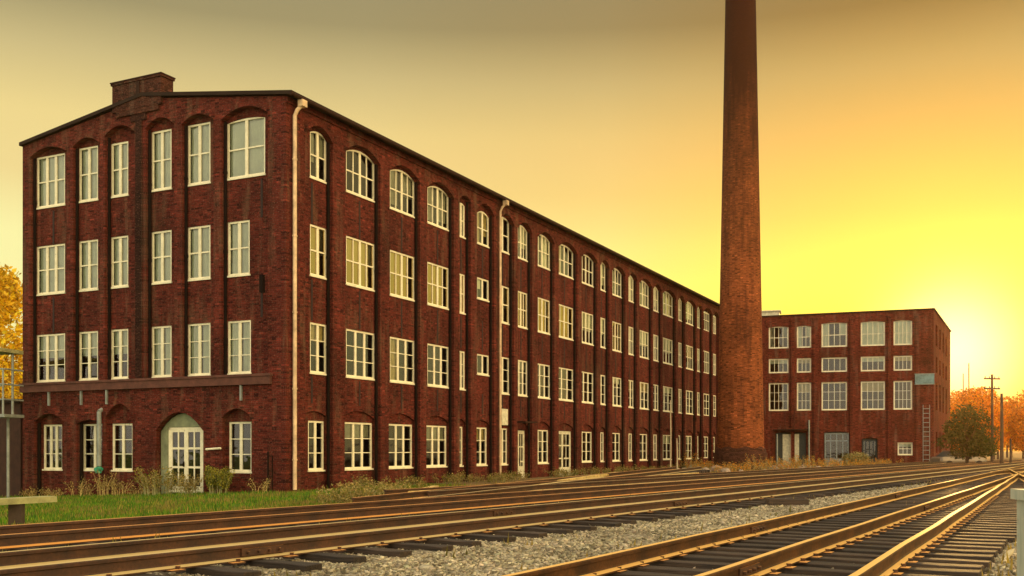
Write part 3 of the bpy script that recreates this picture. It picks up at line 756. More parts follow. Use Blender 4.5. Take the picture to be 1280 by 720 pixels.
mb.fbox(F2, 15.2, 15.25, .22, .14, .3, 5.6); mb.fbox(F2, 15.75, 15.8, .22, .14, .3, 5.6); mb.build('wall_ladder', M['greymetal'], fac)
sg = empty('wall_sign', (Q2[0]+u2[0]*15.35, Q2[1]+u2[1]*15.35, 7.95), a2, label='small faded blue sign high on the right end of the far factory', cat='sign')
mb = MB(); mb.box(-.82, .82, -.25, -.15, -.44, .44); mb.build('sign_board', M['bluesign'], sg)
mb = MB(); mb.box(-.86, .86, -.26, -.145, .44, .5); mb.box(-.86, .86, -.26, -.145, -.5, -.44); mb.build('sign_frame', M['greymetal'], sg)

# ------------------------------------------------------------------ tracks
def unproj(px, py, z):
    d = 1264*(1.6-z)/(py-561); return ((px-640)/1264*d, d)
RZ = .52
prof = [(-.076,0),(.076,0),(.076,.016),(.022,.037),(.012,.055),(.012,.130),(.041,.142),(.043,.170),(.036,.182),(-.036,.182),(-.043,.170),(-.041,.142),(-.012,.130),(-.012,.055),(-.022,.037),(-.076,.016)]
def rail(pts, mat, parent, z=RZ, name='rail'):
    mb = MB(); n = len(prof); P = [Vector((p[0], p[1], 0)) for p in pts]
    for i, p in enumerate(P):
        t = (P[min(i+1, len(P)-1)]-P[max(i-1, 0)]).normalized(); r_ = Vector((t.y, -t.x, 0))
        for a, h in prof: q = p+r_*a; mb.v.append((q.x, q.y, z-.182+h))
    for i in range(len(P)-1):
        for k in range(n): mb.f.append((i*n+k, i*n+(k+1) % n, (i+1)*n+(k+1) % n, (i+1)*n+k)); mb.m.append(0)
    mb.f.append(tuple(range(n))); mb.m.append(0); mb.f.append(tuple((len(P)-1)*n+k for k in range(n))[::-1]); mb.m.append(0)
    return mb.build(name, mat, parent)
def line(n0, n1, s0, s1, az, step=3.0, bend=0.0):
    a = R(az); Nn = np.array([math.cos(a), -math.sin(a)]); Uu = np.array([math.sin(a), math.cos(a)])
    out = []
    k = max(2, int((s1-s0)/step))
    for i in range(k+1):
        t = i/k; s = s0+(s1-s0)*t; n = n0+(n1-n0)*t + .012*math.sin(s*.9)+bend*max(0, s-45)**2
        out.append(tuple(Nn*n+Uu*s))
    return out
# sleepers: three base meshes, bevelled
def tie_mesh(length, seed):
    import bmesh
    bm = bmesh.new(); bmesh.ops.create_cube(bm, size=1)
    for v in bm.verts: v.co = Vector((v.co.x*length, v.co.y*.24, v.co.z*.17))
    bmesh.ops.subdivide_edges(bm, edges=[e_ for e_ in bm.edges if abs((e_.verts[0].co-e_.verts[1].co).x) > 1], cuts=9)
    r_ = random.Random(seed)
    for v in bm.verts: v.co += Vector((r_.uniform(-.012,.012) if abs(v.co.x) > length*.49 else 0, r_.uniform(-.012,.012), r_.uniform(-.008,.008)))
    bmesh.ops.bevel(bm, geom=list(bm.edges), offset=.008, segments=1, affect='EDGES')
    me = bpy.data.meshes.new('sleeper'); bm.to_mesh(me); bm.free(); me.materials.append(M['tie']); return me
def ties(parent, az, n_c, length, s0, s1, step, seed, limit=100, pt=None, n_fn=None):
    a = R(az); Nn = np.array([math.cos(a), -math.sin(a)]); Uu = np.array([math.sin(a), math.cos(a)])
    ms = [tie_mesh(length, seed+k) for k in range(3)]; r_ = random.Random(seed)
    k = 0; s = s0; rest = []
    while s < s1:
        c = n_c if n_fn is None else n_fn(s)
        p = Nn*(c+r_.uniform(-.05,.05))+Uu*s; rz = -a+r_.uniform(-.015,.015); z = RZ-.182-.085-.004+r_.uniform(-.006,.0)
        if k < limit:
            o = bpy.data.objects.new('sleeper', ms[k % 3]); col.objects.link(o); o.parent = parent
            o.location = (p[0], p[1], z); o.rotation_euler = (0, 0, rz)
        else: rest.append((p, rz, z))
        k += 1; s += step*r_.uniform(.93,1.07)
    if rest:
        mb = MB()
        for p, rz, z in rest:
            Mx = Matrix.Translation((p[0], p[1], z)) @ Matrix.Rotation(rz, 4, 'Z')
            mb.add([Mx @ Vector((x*length/2, y*.12, q*.085)) for q in (-1,1) for x, y in ((-1,-1),(1,-1),(1,1),(-1,1))], [(4,5,6,7),(0,1,5,4),(1,2,6,5),(2,3,7,6),(3,0,4,7)])
        o = mb.build('sleeper', M['tie'], parent); o['kind'] = 'stuff'
def plates(parent, rails_n, az, s0, s1, step):    # spikes and tie plates, one mesh per rail
    a = R(az); Nn = np.array([math.cos(a), -math.sin(a)]); Uu = np.array([math.sin(a), math.cos(a)])
    for rn in rails_n:
        mb = MB(); s = s0
        while s < s1:
            n = rn(s)
            for side in (-1, 1):
                p = Nn*(n+side*.085)+Uu*(s+side*.05)
                mb.box(p[0]-.02, p[0]+.02, p[1]-.02, p[1]+.02, RZ-.19, RZ-.145)
            p = Nn*n+Uu*s
            Mx = Matrix.Translation((p[0], p[1], RZ-.186)) @ Matrix.Rotation(-a, 4, 'Z')
            mb.add([Mx @ Vector((x*.16, y*.09, q*.008)) for q in (-1,1) for x, y in ((-1,-1),(1,-1),(1,1),(-1,1))], [(4,5,6,7),(0,1,5,4),(1,2,6,5),(2,3,7,6),(3,0,4,7)])
            s += step
        o = mb.build('tie_plate', M['rail_rusty'], parent); o['kind'] = 'stuff'
def track(label, az, nL, nR, s0, s1, mats, tstep, seed, tl=2.6, toff=0.0, t0=None, bend=0.0, cat='railway track'):
    t = empty('railway_track', (0, 0, 0), 0, label=label, cat=cat, group='railway tracks')
    rail(line(nL, nL, s0, s1, az, bend=bend), mats[0], t); rail(line(nR, nR, s0, s1, az, bend=bend), mats[1], t)
    ties(t, az, (nL+nR)/2+toff, tl, t0 if t0 is not None else s0, s1, tstep, seed, n_fn=lambda s: (nL+nR)/2+toff+bend*max(0, s-45)**2)
    return t
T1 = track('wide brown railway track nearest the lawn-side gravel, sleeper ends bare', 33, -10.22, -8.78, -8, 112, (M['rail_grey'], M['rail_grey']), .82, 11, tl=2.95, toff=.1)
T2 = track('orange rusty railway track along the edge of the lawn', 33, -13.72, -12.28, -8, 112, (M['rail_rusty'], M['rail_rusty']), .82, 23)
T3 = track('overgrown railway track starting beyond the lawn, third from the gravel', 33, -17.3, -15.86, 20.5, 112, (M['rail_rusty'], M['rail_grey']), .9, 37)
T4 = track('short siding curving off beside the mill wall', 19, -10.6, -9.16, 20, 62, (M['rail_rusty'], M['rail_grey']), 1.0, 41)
# right-hand turnout: stock rails R1, R2 and diverging R3 on long sleepers
tr = empty('railway_turnout', (0, 0, 0), 0, label='bright golden three-rail turnout with long sleepers on the right', cat='railway track', group=None)
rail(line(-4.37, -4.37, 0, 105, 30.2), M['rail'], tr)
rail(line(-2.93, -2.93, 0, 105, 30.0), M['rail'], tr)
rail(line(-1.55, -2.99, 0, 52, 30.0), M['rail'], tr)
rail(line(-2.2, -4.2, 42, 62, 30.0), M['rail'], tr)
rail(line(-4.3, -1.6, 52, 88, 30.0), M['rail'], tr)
ties(tr, 30, -3.02, 3.95, 3.0, 105, .60, 53, n_fn=lambda s: -3.0 if s < 40 else -3.4)
plates(tr, [lambda s: -4.37, lambda s: -2.93, lambda s: -1.55-1.44*s/52], 30, 3.0, 30, .6)
plates(T1, [lambda s: -8.78], 33, 2, 26, .82)
# track running in from the far right
0 and track('distant track sweeping in from the right beneath the trees', 52, 4.0, 5.44, 42, 130, (M['rail'], M['rail']), .9, 61)
def joints(parent, n, az, ss, mat='rail_rusty'):
    a = R(az); Nn = Vector((math.cos(a), -math.sin(a), 0)); Uu = Vector((math.sin(a), math.cos(a), 0))
    for s_ in ss:
        mb = MB()
        for sd_ in (-1, 1):
            c = Nn*(n+sd_*.03)+Uu*s_
            P = [c+Uu*x*.32+Nn*y*.014+Vector((0,0,RZ-.182+z)) for z in (.05,.135) for x, y in ((-1,-1),(1,-1),(1,1),(-1,1))]
            mb.add(P, [(0,3,2,1),(4,5,6,7),(0,1,5,4),(1,2,6,5),(2,3,7,6),(3,0,4,7)])
            for b in (-.24,-.08,.08,.24):
                q = c+Uu*b+Nn*sd_*.02+Vector((0,0,RZ-.092)); mb.tube([q, q+Nn*sd_*.03], .018, 6)
        mb.build('joint_bar', M[mat], parent)
joints(tr, -4.37, 30.2, (7.4, 14.6, 26.5)); joints(tr, -2.93, 30, (9.6, 21.5)); joints(tr, -1.78, 29, ()); joints(T1, -8.78, 33, (8.2, 20.1)); joints(T1, -10.22, 33, (3.5, 15.4))
# old sleeper on the gravel
mb = MB(); mb.box(-.5, .5, -.1, .1, -.05, .1); o = mb.build('loose_sleeper', M['tie']); p = unproj(984, 631, .27)
o.location = (p[0], p[1], .31); o.rotation_euler = (.03, .02, R(8)); tag(o, 'dark old sleeper lying alone on the pale gravel strip', 'sleeper')

# ------------------------------------------------------------------ ballast stones
def stones(name, pts, size, tintlo, tinthi, z_of):
    n = len(pts)
    base = np.array([(-1,-1,-1),(1,-1,-1),(1,1,-1),(-1,1,-1),(-1,-1,1),(1,-1,1),(1,1,1),(-1,1,1)], float)*.5
    V = base[None]+rng.normal(0, .16, (n, 8, 3)); V *= (size*rng.lognormal(0, .35, n))[:, None, None]*np.array([1, 1, .75])
    an = rng.uniform(0, 6.28, n); tl = rng.normal(0, .35, n)
    c, s = np.cos(an)[:, None], np.sin(an)[:, None]
    x = V[..., 0]*c-V[..., 1]*s; y = V[..., 0]*s+V[..., 1]*c; z = V[..., 2]+x*np.sin(tl)[:, None]
    x = x+pts[:, 0:1]; y = y+pts[:, 1:2]; z = z+z_of(pts[:, 0], pts[:, 1])[:, None]+size*.25*rng.uniform(-.6, 1, n)[:, None]
    VV = np.stack([x, y, z], -1).reshape(-1, 3)
    q = np.array([(0,3,2,1),(4,5,6,7),(0,1,5,4),(1,2,6,5),(2,3,7,6),(3,0,4,7)])
    F = (np.arange(n)[:, None, None]*8+q[None]).reshape(-1, 4)
    t = rng.uniform(0, 1, (n, 1))**1.3; C = np.array(tintlo)*(1-t)+np.array(tinthi)*t; C = np.clip(C*rng.normal(1, .15, (n, 1))*rng.normal(1, .03, (n, 3)), .01, .8)
    C = C*(.86+.16*np.clip(hash_noise(pts[:, 0], pts[:, 1], .8)+.6*hash_noise(pts[:, 0], pts[:, 1], 2.3), -1.3, 1))[:, None]
    o = mesh_np(name, VV, F, M['stones'], colors=np.repeat(C, 8, 0)); return tag(o, kind='stuff', label='loose pale grey ballast stones between the tracks', cat='gravel')
def region(nfun, cnt, s0, s1, az, pw=1.0):
    a = R(az); s = s0+(s1-s0)*rng.uniform(0, 1, cnt)**pw
    lo, hi = nfun(s); n = lo+(hi-lo)*rng.uniform(0, 1, cnt)
    return np.stack([n*math.cos(a)+s*math.sin(a), -n*math.sin(a)+s*math.cos(a)], -1)
P_ = [region(lambda s: (-8.9+0*s, -3.7+.0*s), 66000, 5, 34, 33, 1.25), region(lambda s: (-5.0+0*s, .8+0*s), 20000, 5, 22, 30), region(lambda s: (-12.2+0*s, -8.9+0*s), 16000, 5, 34, 33, 1.2),
      region(lambda s: (-8.9+0*s, -5.2+0*s), 12000, 34, 60, 33)]
pts = np.concatenate(P_)
stones('ballast_gravel', pts, .027, (.14,.12,.075), (.60,.53,.37), ground_z)

# ------------------------------------------------------------------ vegetation
def blades(name, pts, h, wd, tint, lean=.35, z_of=ground_z, label=None, cat=None):
    n = len(pts); an = rng.uniform(0, 6.28, n); hh = h*rng.lognormal(0, .3, n)
    dx, dy = np.cos(an), np.sin(an); z = z_of(pts[:, 0], pts[:, 1])
    l = rng.uniform(-lean, lean, (n, 2))*hh[:, None]
    a = np.stack([pts[:, 0]-dx*wd/2, pts[:, 1]-dy*wd/2, z-.01], -1); b = np.stack([pts[:, 0]+dx*wd/2, pts[:, 1]+dy*wd/2, z-.01], -1)
    c = np.stack([pts[:, 0]+l[:, 0], pts[:, 1]+l[:, 1], z+hh], -1)
    V = np.stack([a, b, c], 1).reshape(-1, 3); F = np.arange(3*n).reshape(-1, 3)
    t = np.array(tint); k = rng.integers(0, len(t), n); C = t[k]*rng.normal(1, .2, (n, 1))
    if name == 'lawn_grass':
        q = hash_noise(pts[:, 0], pts[:, 1], .9)+.5*hash_noise(pts[:, 0], pts[:, 1], 2.7)+rng.normal(0, .3, n)
        C = np.where((q > .75)[:, None], np.array([.26,.22,.06])*rng.normal(1, .2, (n, 1)), C*(1-.25*np.clip(q, -1, 1))[:, None])
    o = mesh_np(name, V, F, M['leaf'], colors=np.repeat(np.clip(C, .005, .8), 3, 0)); return tag(o, kind='stuff', label=label, cat=cat)
# lawn: between track 2 and the gable wall
p = region(lambda s: (-43+0*s, -14.1+0*s), 190000, -2, 36, 33)
_lx = (p[:, 0]+8.24)*.4415+(p[:, 1]-36.8)*.8972; _ly = -(p[:, 0]+8.24)*.8973+(p[:, 1]-36.8)*.4413
lawn = p[(p[:, 0] < -3.2+rng.normal(0, 1.3, len(p))) & ~((_lx > -.05) & (_ly > -.05))]
patch = hash_noise(lawn[:, 0], lawn[:, 1], .9)+.4*hash_noise(lawn[:, 0], lawn[:, 1], 3)
blades('lawn_grass', lawn, .09, .035, [(.07,.20,.010),(.11,.25,.015),(.05,.14,.008),(.26,.27,.03)], label='short green lawn grass in front of the gable wall', cat='grass')
edge = region(lambda s: (-15.6+0*s, -14.0+0*s), 9000, -2, 60, 33)
e2 = region(lambda s: (-26+0*s, -17.5+0*s), 26000, 16, 75, 33, 1.1)
e2 = e2[hash_noise(e2[:, 0], e2[:, 1], .7) > -.1]
mid = region(lambda s: (-12.1+0*s, -10.6+0*s), 5000, 0, 60, 33)
mid = mid[hash_noise(mid[:, 0], mid[:, 1], 1.3) > .2]
t3 = region(lambda s: (-15.6+0*s, -14.1+0*s), 7000, 20, 90, 33)
wd_ = region(lambda s: (-8.4+0*s, -4.9+0*s), 2600, 7, 45, 33); wd_ = wd_[hash_noise(wd_[:, 0], wd_[:, 1], 2.6)*hash_noise(wd_[:, 1], wd_[:, 0], 1.1) > .33]
wr_ = region(lambda s: (-1.0+0*s, .6+0*s), 900, 6, 30, 30)
blades('dry_grass', np.concatenate([edge[:4000], e2, mid, t3, wd_, wr_]), .11, .04, [(.30,.24,.06),(.22,.18,.05),(.14,.13,.03),(.36,.27,.08)], label='dry yellow grass along the tracks', cat='grass')

def leafcloud(centers, radii, n, size, tints, shell=.55, tmod=None):
    k = rng.integers(0, len(centers), n); c = np.array(centers)[k]; r_ = np.array(radii)[k]
    d = rng.normal(0, 1, (n, 3)); d /= np.linalg.norm(d, axis=1)[:, None]
    rad = rng.uniform(shell, 1, n)[:, None]**.6*(1+.12*rng.normal(0, 1, (n, 1)))
    p = c+d*rad*r_
    u = rng.normal(0, 1, (n, 3)); u /= np.linalg.norm(u, axis=1)[:, None]
    v = np.cross(u, rng.normal(0, 1, (n, 3))); v /= np.linalg.norm(v, axis=1)[:, None]
    s = size*rng.lognormal(0, .25, n)[:, None]
    V = np.stack([p-u*s, p+v*s*.5, p+u*s, p-v*s*.5], 1).reshape(-1, 3)
    F = np.arange(4*n).reshape(-1, 4)
    t = np.array(tints); clump = rng.uniform(.75, 1.25, len(centers))[k]
    C = t[rng.integers(0, len(t), n)]*rng.normal(1, .18, (n, 1))*clump[:, None]
    return V, F, np.repeat(np.clip(C, .003, .9), 4, 0)
def tree(name, loc, H, cr, trunk_r, nleaf, size, tints, label, group=None, crown_lo=.35, blobs=14, cat='tree', seed=1, squash=.8, cz=None):
    r_ = random.Random(seed); root = empty(name, loc, r_.uniform(0, 6), label=label, cat=cat, group=group)
    cs = []; rs = []
    for k in range(blobs):
        zz = crown_lo+(1-crown_lo)*r_.uniform(.1, .88); q = math.sin(math.pi*min(1, (zz-crown_lo)/(1-crown_lo)*.8+.15))
        a = r_.uniform(0, 6.28); rr = cr*r_.uniform(.2, .75)*q; b = cr*r_.uniform(.3, .48)
        cs.append((rr*math.cos(a), rr*math.sin(a), zz*H)); rs.append((b, b, b*squash))
    mb = MB(); mb.tube([(0,0,-.3),(.05,0,H*.2),(0,.08,H*.5),(.05,0,H*.85)], [trunk_r, trunk_r*.75, trunk_r*.5, trunk_r*.12], 8)
    mb.build('trunk', M['bark'], root, smooth=True)
    mb = MB()
    for c in cs[:10]:
        z0 = min(c[2]*.75, H*.6); mb.tube([(0,0,z0*.6),(c[0]*.4,c[1]*.4,(z0*.6+c[2])/2),c], [trunk_r*.4, trunk_r*.25, trunk_r*.06], 5)
    mb.build('branches', M['bark'], root)
    V, F, C = leafcloud(cs, rs, nleaf, size, tints)
    mesh_np('crown', V, F, M['leaf'], root, C)
    return root
gold = [(.85,.58,.03),(.90,.68,.06),(.70,.45,.02),(.42,.28,.02)]
tree('autumn_tree', (-31.5, 58, -.6), 13.0, 5.6, .35, 26000, .16, gold, 'golden autumn tree rising behind the platform at the left edge', seed=5, crown_lo=.15, blobs=26)
tree('round_tree', (35.6, 79, 0), 4.9, 2.35, .16, 9000, .10, [(.025,.060,.008),(.045,.080,.010),(.018,.040,.006),(.07,.08,.015)], 'low round dark green tree right of the far factory', seed=9, crown_lo=.2, blobs=30)
orange = [(.80,.26,.01),(.85,.34,.015),(.60,.18,.01),(.40,.14,.01)]
fr = random.Random(4)
spots = []
for k in range(20):
    px = 1186+k*9+fr.uniform(-4, 4); d = fr.choice([118, 135, 152, 175]); spots.append(((px-640)/1264*d, d, fr.uniform(.8, 1.12)))
lab = ['amber hazed tree in the far row beyond the tracks']
for k, (x, y, s) in enumerate(spots):
    tree('hazy_tree', (x, y, 0), (8.2+(y-118)*.055)*s, 3.6*s, .2, 5000, .17, orange, lab[0], group='hazy trees behind the tracks at the right', seed=20+k, crown_lo=.15, blobs=14)
# tall weeds
def weed(loc, H, rad, n, tints, label, group, seed, leafy=.5):
    r_ = random.Random(seed); root = empty('weed_clump', loc, 0, label=label, cat='weeds', group=group)
    mb = MB(); tips = []
    for k in range(n):
        a = r_.uniform(0, 6.28); q = rad*math.sqrt(r_.random()); b = (q*math.cos(a), q*math.sin(a), -.05)
        h = H*r_.uniform(.5, 1.05); t = (b[0]*1.4+r_.uniform(-.15,.15), b[1]*1.4+r_.uniform(-.15,.15), h)
        mm = (b[0]*1.1, b[1]*1.1, h*.5); mb.tube([b, mm, t], [.012, .009, .004], 3, cap=False); tips += [t, (np.array(mm)+np.array(t))/2, mm]
    mb.build('stems', M['palewood'] if leafy < .6 else M['oldwood'], root)
    V, F, C = leafcloud([tuple(t) for t in tips], [(.12,.12,.14)]*len(tips), int(n*60*leafy), .035, tints); mesh_np('leaves', V, F, M['leaf'], root, C)
    return root
dryt = [(.36,.27,.10),(.26,.20,.07),(.42,.34,.14),(.20,.18,.05)]; grnt = [(.12,.16,.02),(.30,.30,.04),(.40,.36,.05),(.10,.12,.02)]
def on_gable(s, off): 
    v = np.array([-.8973,.4413]); nn_ = np.array([-.4413,-.8973]); q = np.array([-8.24,36.8])+v*s+nn_*off; return (q[0], q[1], float(ground_z(q[0], q[1])))
def on_long(t, off):
    v = np.array([.4415,.8972]); nn_ = np.array([.8972,-.4415]); q = np.array([-8.24,36.8])+v*t+nn_*off; return (q[0], q[1], float(ground_z(q[0], q[1])))
wg = 'weeds growing along the mill walls'
for k, (s, off, H, n) in enumerate([(9.9,.5,.7,16),(8.6,.45,1.0,18),(7.7,.6,.6,14),(11.2,.8,.35,14),(12.6,.7,.35,14),(6.7,.6,.3,12),(.8,.5,.6,8)]):
    weed(on_gable(s, off), H, .4, n, dryt, 'dry tan weeds against the gable wall of the mill', wg+' gable', 60+k, .35)
weed(on_gable(5.3,.9), 1.0, .65, 44, dryt+grnt[:2], 'tall pale weeds in front of the green-arched double door', None, 71, .8)
weed(on_gable(3.9,.9), .65, .5, 24, dryt, 'tangled tan weeds at the right jamb of the green-arched door', None, 72, .6)
weed(on_gable(2.35,.8), .95, .42, 34, grnt, 'bright yellow-green bush under the rightmost ground window of the gable', None, 73, 1.6)
for k, t in enumerate([4.5,7.5,10.5,13,14.5,16,18.3,22,24,28,31,34,37,40,44,48,52]):
    weed(on_long(t+fr.uniform(-.6,.6), fr.uniform(.4,1.3)), fr.uniform(.22,.5), .6, 18, dryt+grnt[:1], 'low dry weeds at the foot of the long mill wall', wg, 80+k, .7)
for k, (px, py) in enumerate([(448,624),(462,621),(478,619),(436,628),(470,625),(492,623)]):
    q = unproj(px, py, .15); weed((q[0], q[1], float(ground_z(q[0], q[1]))), .5, .7, 30, dryt+grnt[:1], 'dry weeds covering the rail ends at the lawn edge', 'weeds at the rail ends', 200+k, .9)
# brush and rubble round the stack foot and the far factory
for k in range(22):
    px = 862+k*12+fr.uniform(-5,5); d = fr.uniform(70, 88)
    if 905 < px < 950: d = fr.uniform(66, 71)
    weed(((px-640)/1264*d, d, 0), fr.uniform(.5,1.2), .8, 20, dryt+orange[:2], 'scrubby dry brush between the smokestack and the far factory', 'brush at the smokestack foot', 120+k, .8)
for k in range(24):
    px = 845+k*9.5+fr.uniform(-5,5); d = fr.uniform(64, 84); s = fr.uniform(.15,.45)
    import bmesh
    bm = bmesh.new(); bmesh.ops.create_icosphere(bm, subdivisions=2, radius=s)
    for v in bm.verts: v.co *= fr.uniform(.8,1.2); v.co.z *= .7
    me = bpy.data.meshes.new('rubble_block'); bm.to_mesh(me); bm.free(); me.materials.append(M['rock'])
    o = bpy.data.objects.new('rubble_block', me); col.objects.link(o); o.location = ((px-640)/1264*d, d, .12)
    tag(o, 'rough pale rubble lump lying near the smokestack foot', 'rubble', 'rubble around the smokestack')
V, F, C = leafcloud([(0,0,.55),(.4,0,.5),(-.4,.1,.45)], [(.55,.5,.5)]*3, 2600, .06, [(.40,.36,.16),(.32,.30,.12),(.5,.42,.2)])
b = empty('tan_bush', (37.4*.8, 84*.985, 0), 0, label='pale tan round bush before the dark doors of the far factory', cat='bush')
b.location = ((1070-640)/1264*86, 86, 0); mesh_np('leaves', V*1.25, F, M['leaf'], b, C)
mb = MB(); mb.tube([(0,0,-.1),(0,0,.6)], [.05,.02], 5); mb.build('stem', M['bark'], b)

# ------------------------------------------------------------------ timber piles, beams
def plank(px0, py0, px1, py1, zc, w_=.22, h=.1, grp='pale timbers lying near the siding', lab_='long pale sunlit timber lying beside the siding'):
    a = unproj(px0, py0, zc); b = unproj(px1, py1, zc); a = Vector((*a, zc)); b = Vector((*b, zc)); L = (b-a).length; c = (a+b)/2
    mb = MB(); mb.box(-L/2, L/2, -w_/2, w_/2, -h/2, h/2); o = mb.build('timber', M['palewood']); o.location = c; o.rotation_euler = (0, 0, math.atan2(b.y-a.y, b.x-a.x)); tag(o, lab_, 'timber', grp)
for k in range(6): plank(645+k*11, 613-k*2.3, 742+k*6, 601.0-k*2.0, .36+.05*(k % 3), .2, .09)
for k in range(4): plank(497+k*6, 622-k*1.9, 541+k*1, 614.5-k*1.9, .36+.05*(k % 2), .22, .09, grp='short pale timbers by the lawn edge', lab_='short pale sunlit timber at the end of the overgrown track')
for k in range(4): plank(812+k*6, 599-k*1.4, 856+k*5, 596-k*1.4, .34, .25, .1, grp='pale timbers before the smokestack', lab_='pale sunlit timber just left of the smokestack foot')
# low beam barrier at left
bar = empty('beam_barrier', (-8.6, 18.6, 0), 0, label='low weathered timber beam on a short post at the left edge', cat='barrier')
a = unproj(-60, 629, .55); b_ = unproj(67, 620.5, .45)
bar.location = (0, 0, 0)
mb = MB(); a = Vector((-11.6, 18.0, .53)); b_ = Vector((-9.55, 21.0, .56)); 
def beam(mb, a, b, w_, h):
    d = (b-a).normalized(); s = Vector((d.y, -d.x, 0))*w_/2; u = Vector((0,0,h/2))
    P = [a-s-u, a+s-u, a+s+u, a-s+u, b-s-u, b+s-u, b+s+u, b-s+u]; mb.add(P, [(0,1,2,3),(7,6,5,4),(0,4,5,1),(1,5,6,2),(2,6,7,3),(3,7,4,0)])
beam(mb, a, b_, .36, .12); mb.build('beam', M['oldwood'], bar)
mb = MB()
c = a+(b_-a)*.79; mb.box(c.x-.13, c.x+.13, c.y-.08, c.y+.08, float(ground_z(c.x, c.y))-.1, c.z-.05)
mb.build('post', M['polewood'], bar)

# platform with railing and shed at the left edge
pf = empty('steel_platform', (-20.6, 40.5, -.45), R(-10), label='grey steel platform with railing and ladder at the left edge', cat='platform')
mb = MB(); mb.box(-4, .75, -.6, .6, 3.3, 3.42); mb.build('deck', M['greymetal'], pf)
mb = MB()
for x in (-3.8, -1.6, .1): 
    for y in (-.5, .5): mb = MB(); mb.tube([(x,y,0),(x,y,3.3)], .06, 6); mb.build('leg', M['greymetal'], pf)
mb = MB()
for x in (-3.8,-2.4,-1.2,-.2,.65): mb.tube([(x,-.55,3.4),(x,-.55,5.2)], .04, 6)
for z in (4.0,4.6,5.2): mb.tube([(-4,-.55,z),(.7,-.55,z)], .035, 6); mb.tube([(.7,-.55,z),(.7,.6,z)], .035, 6)
mb.tube([(-1.2,-.55,3.4),(.65,-.55,4.6)], .03, 5)
mb.build('railing', M['greymetal'], pf)
mb = MB(); mb.box(-4, .5, -.8, .9, 5.9, 6.05); mb.build('canopy', M['oldwood'], pf)
for x in (-3.8, .3): mb = MB(); mb.tube([(x,.5,3.3),(x,.5,5.9)], .05, 6); mb.build('canopy_post', M['greymetal'], pf)
sh = empty('brick_shed', (-21.6, 45.0, -.6), ANG-math.pi/2, label='dark low shed behind the steel platform at the left edge', cat='shed')
mb = MB(); mb.box(-8, .9, -1, 5, 0, 4.2); mb.build('wall', M['shed'], sh)
mb = MB(); mb.box(-8.2, 1.0, -1.2, 5.2, 4.2, 4.35); mb.build('roof', M['roof'], sh)
# utility cabinet at right edge
cb = empty('utility_cabinet', (2.185, 3.45, .2), R(-6), label='weathered grey-green metal cabinet cut off by the right edge', cat='cabinet')
m = N('cabinet_paint'); o = m.obj(); x, y, z = m.sep(o)[:3]
v = m.comb(m.math('MULTIPLY', x, 9), m.math('MULTIPLY', y, 9), m.math('MULTIPLY', z, 1.1)); n = m.noise(v, 2.2, 6, .65); n2 = m.noise(o, 9, 5, .7)
cc = m.mix(m.ramp(n, [(.35, 0.0), (.68, 1.0)]), (.52,.54,.44), (.30,.36,.30)); cc = m.mix(m.ramp(n2, [(.62, 0.0), (.72, .8)]), cc, (.16,.09,.05))
M['cab'] = m.pbr(cc, .55, .1, m.bump(n2, .2, .01), .5)
mb = MB(); mb.box(-.33, .55, -.3, .3, 0, 1.21); bd_ = mb.build('body', M['cab'], cb)
mb = MB(); mb.box(-.345, .57, -.32, .32, 1.212, 1.25); mb.build('lid', M['cab'], cb)
mb = MB(); mb.box(-.28, .5, -.325, -.302, .12, 1.13); d_ = mb.build('door', M['cab'], cb)
mb = MB(); mb.box(.4, .43, -.36, -.327, .6, .75); mb.build('handle', M['iron'], d_)

# poles
def upole(px, ptop, d, label, r=.12, arms=1, mat='polewood', group=None):
    x = (px-640)/1264*d; H = 1.6+(561-ptop)/1264*d
    root = empty('utility_pole', (x, d, 0), R(fr.uniform(-20, 20)), label=label, cat='pole', group=group)
    mb = MB(); mb.tube([(0,0,-.3),(.03,0,H*.5),(0,0,H)], [r, r*.85, r*.65], 8); mb.build('post', M[mat], root)
    for k in range(arms):
        mb = MB(); z = H-.45-.9*k; mb.box(-.9, .9, -.06, .06, z, z+.12)
        for q in (-.8,-.3,.3,.8): mb.tube([(q,0,z+.12),(q,0,z+.28)], .035, 5)
        mb.build('crossarm', M[mat], root)
upole(1240, 468, 92, 'dark utility pole with crossarms just right of the round tree', .14, 2)
upole(1252, 492, 86, 'shorter dark pole standing right of the crossarm pole', .16, 0)
upole(1204, 467, 140, 'thin distant mast left of the taller one in the sun glow', .09, 0)
upole(1211, 454, 140, 'tallest thin distant mast in the sun glow', .1, 0)
upole(1263, 548, 80, 'stubby pole near the right edge before the trees', .10, 0)
upole(838, 500, 62, 'thin pale mast standing against the far end of the mill', .05, 0, 'palepole')
upole(846, 548, 60, 'short pale post beside the thin mast at the mill end', .05, 0, 'palepole')
upole(1101, 606, 29, 'small dark stake at the edge of the gravel strip', .04, 0) if False else None

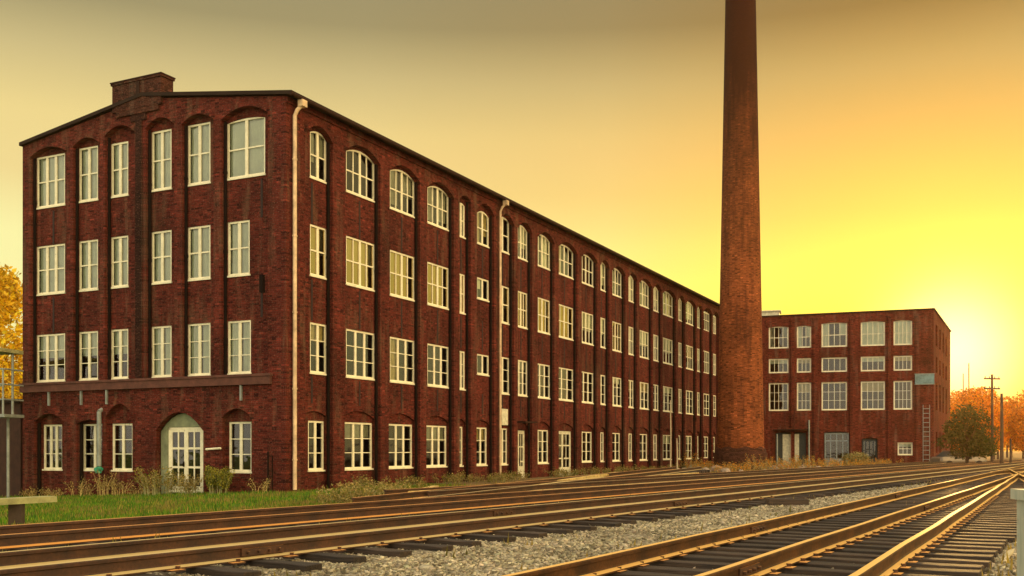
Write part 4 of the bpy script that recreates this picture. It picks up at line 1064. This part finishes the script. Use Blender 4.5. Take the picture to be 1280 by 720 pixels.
# parked car beneath the round tree
car = empty('parked_car', ((1198-640)/1264*86, 86, .0), R(8), label='pale parked car half hidden behind the round tree', cat='car')
def loft(mb, secs):
    n = len(secs[0])
    b = len(mb.v)
    for s in secs: mb.v += [tuple(p) for p in s]
    for i in range(len(secs)-1):
        for k in range(n): mb.f.append((b+i*n+k, b+i*n+(k+1) % n, b+(i+1)*n+(k+1) % n, b+(i+1)*n+k)); mb.m.append(0)
    mb.f.append(tuple(b+k for k in range(n))); mb.m.append(0); mb.f.append(tuple(b+(len(secs)-1)*n+k for k in range(n))); mb.m.append(0)
def sec(x, w_, z0, z1): return [(x,-w_,z0),(x,w_,z0),(x,w_*1.02,(z0+z1)/2),(x,w_*.92,z1),(x,-w_*.92,z1),(x,-w_*1.02,(z0+z1)/2)]
mb = MB(); loft(mb, [sec(-2.1,.75,.35,.8),sec(-1.9,.85,.28,.92),sec(-.6,.87,.25,.95),sec(1.0,.87,.25,.95),sec(1.9,.83,.28,.85),sec(2.15,.72,.36,.7)]); mb.build('body', M['carpaint'], car)
mb = MB(); loft(mb, [sec(-1.6,.72,.93,.98),sec(-1.1,.70,.93,1.38),sec(.3,.70,.93,1.42),sec(1.0,.72,.93,.97)]); mb.build('cabin', M['glass'] if False else M['darkdoor'], car)
mb = MB(); mb.box(-1.1, .3, -.64, .64, 1.40, 1.45); mb.build('car_roof', M['carpaint'], car)
for x in (-1.35, 1.35):
    for y in (-.8, .8):
        mb = MB(); mb.tube([(x, y-.1, .31), (x, y+.1, .31)], .31, 16); mb.build('wheel', M['tyre'], car)

# ------------------------------------------------------------------ haze
HAZE = True
if HAZE:
    mb = MB(); mb.box(-425, 505, -65, 645, -2.2, 52)
    m = N('haze_air')
    pv = m.n('VolumePrincipled', {'Color': (1.0,.66,.34), 'Density': .00026, 'Anisotropy': .78})
    m.t.links.new(pv.outputs[0], m.out.inputs['Volume'])
    hz = mb.build('haze', m.mat); tag(hz, kind='stuff', label='warm evening haze', cat='haze')
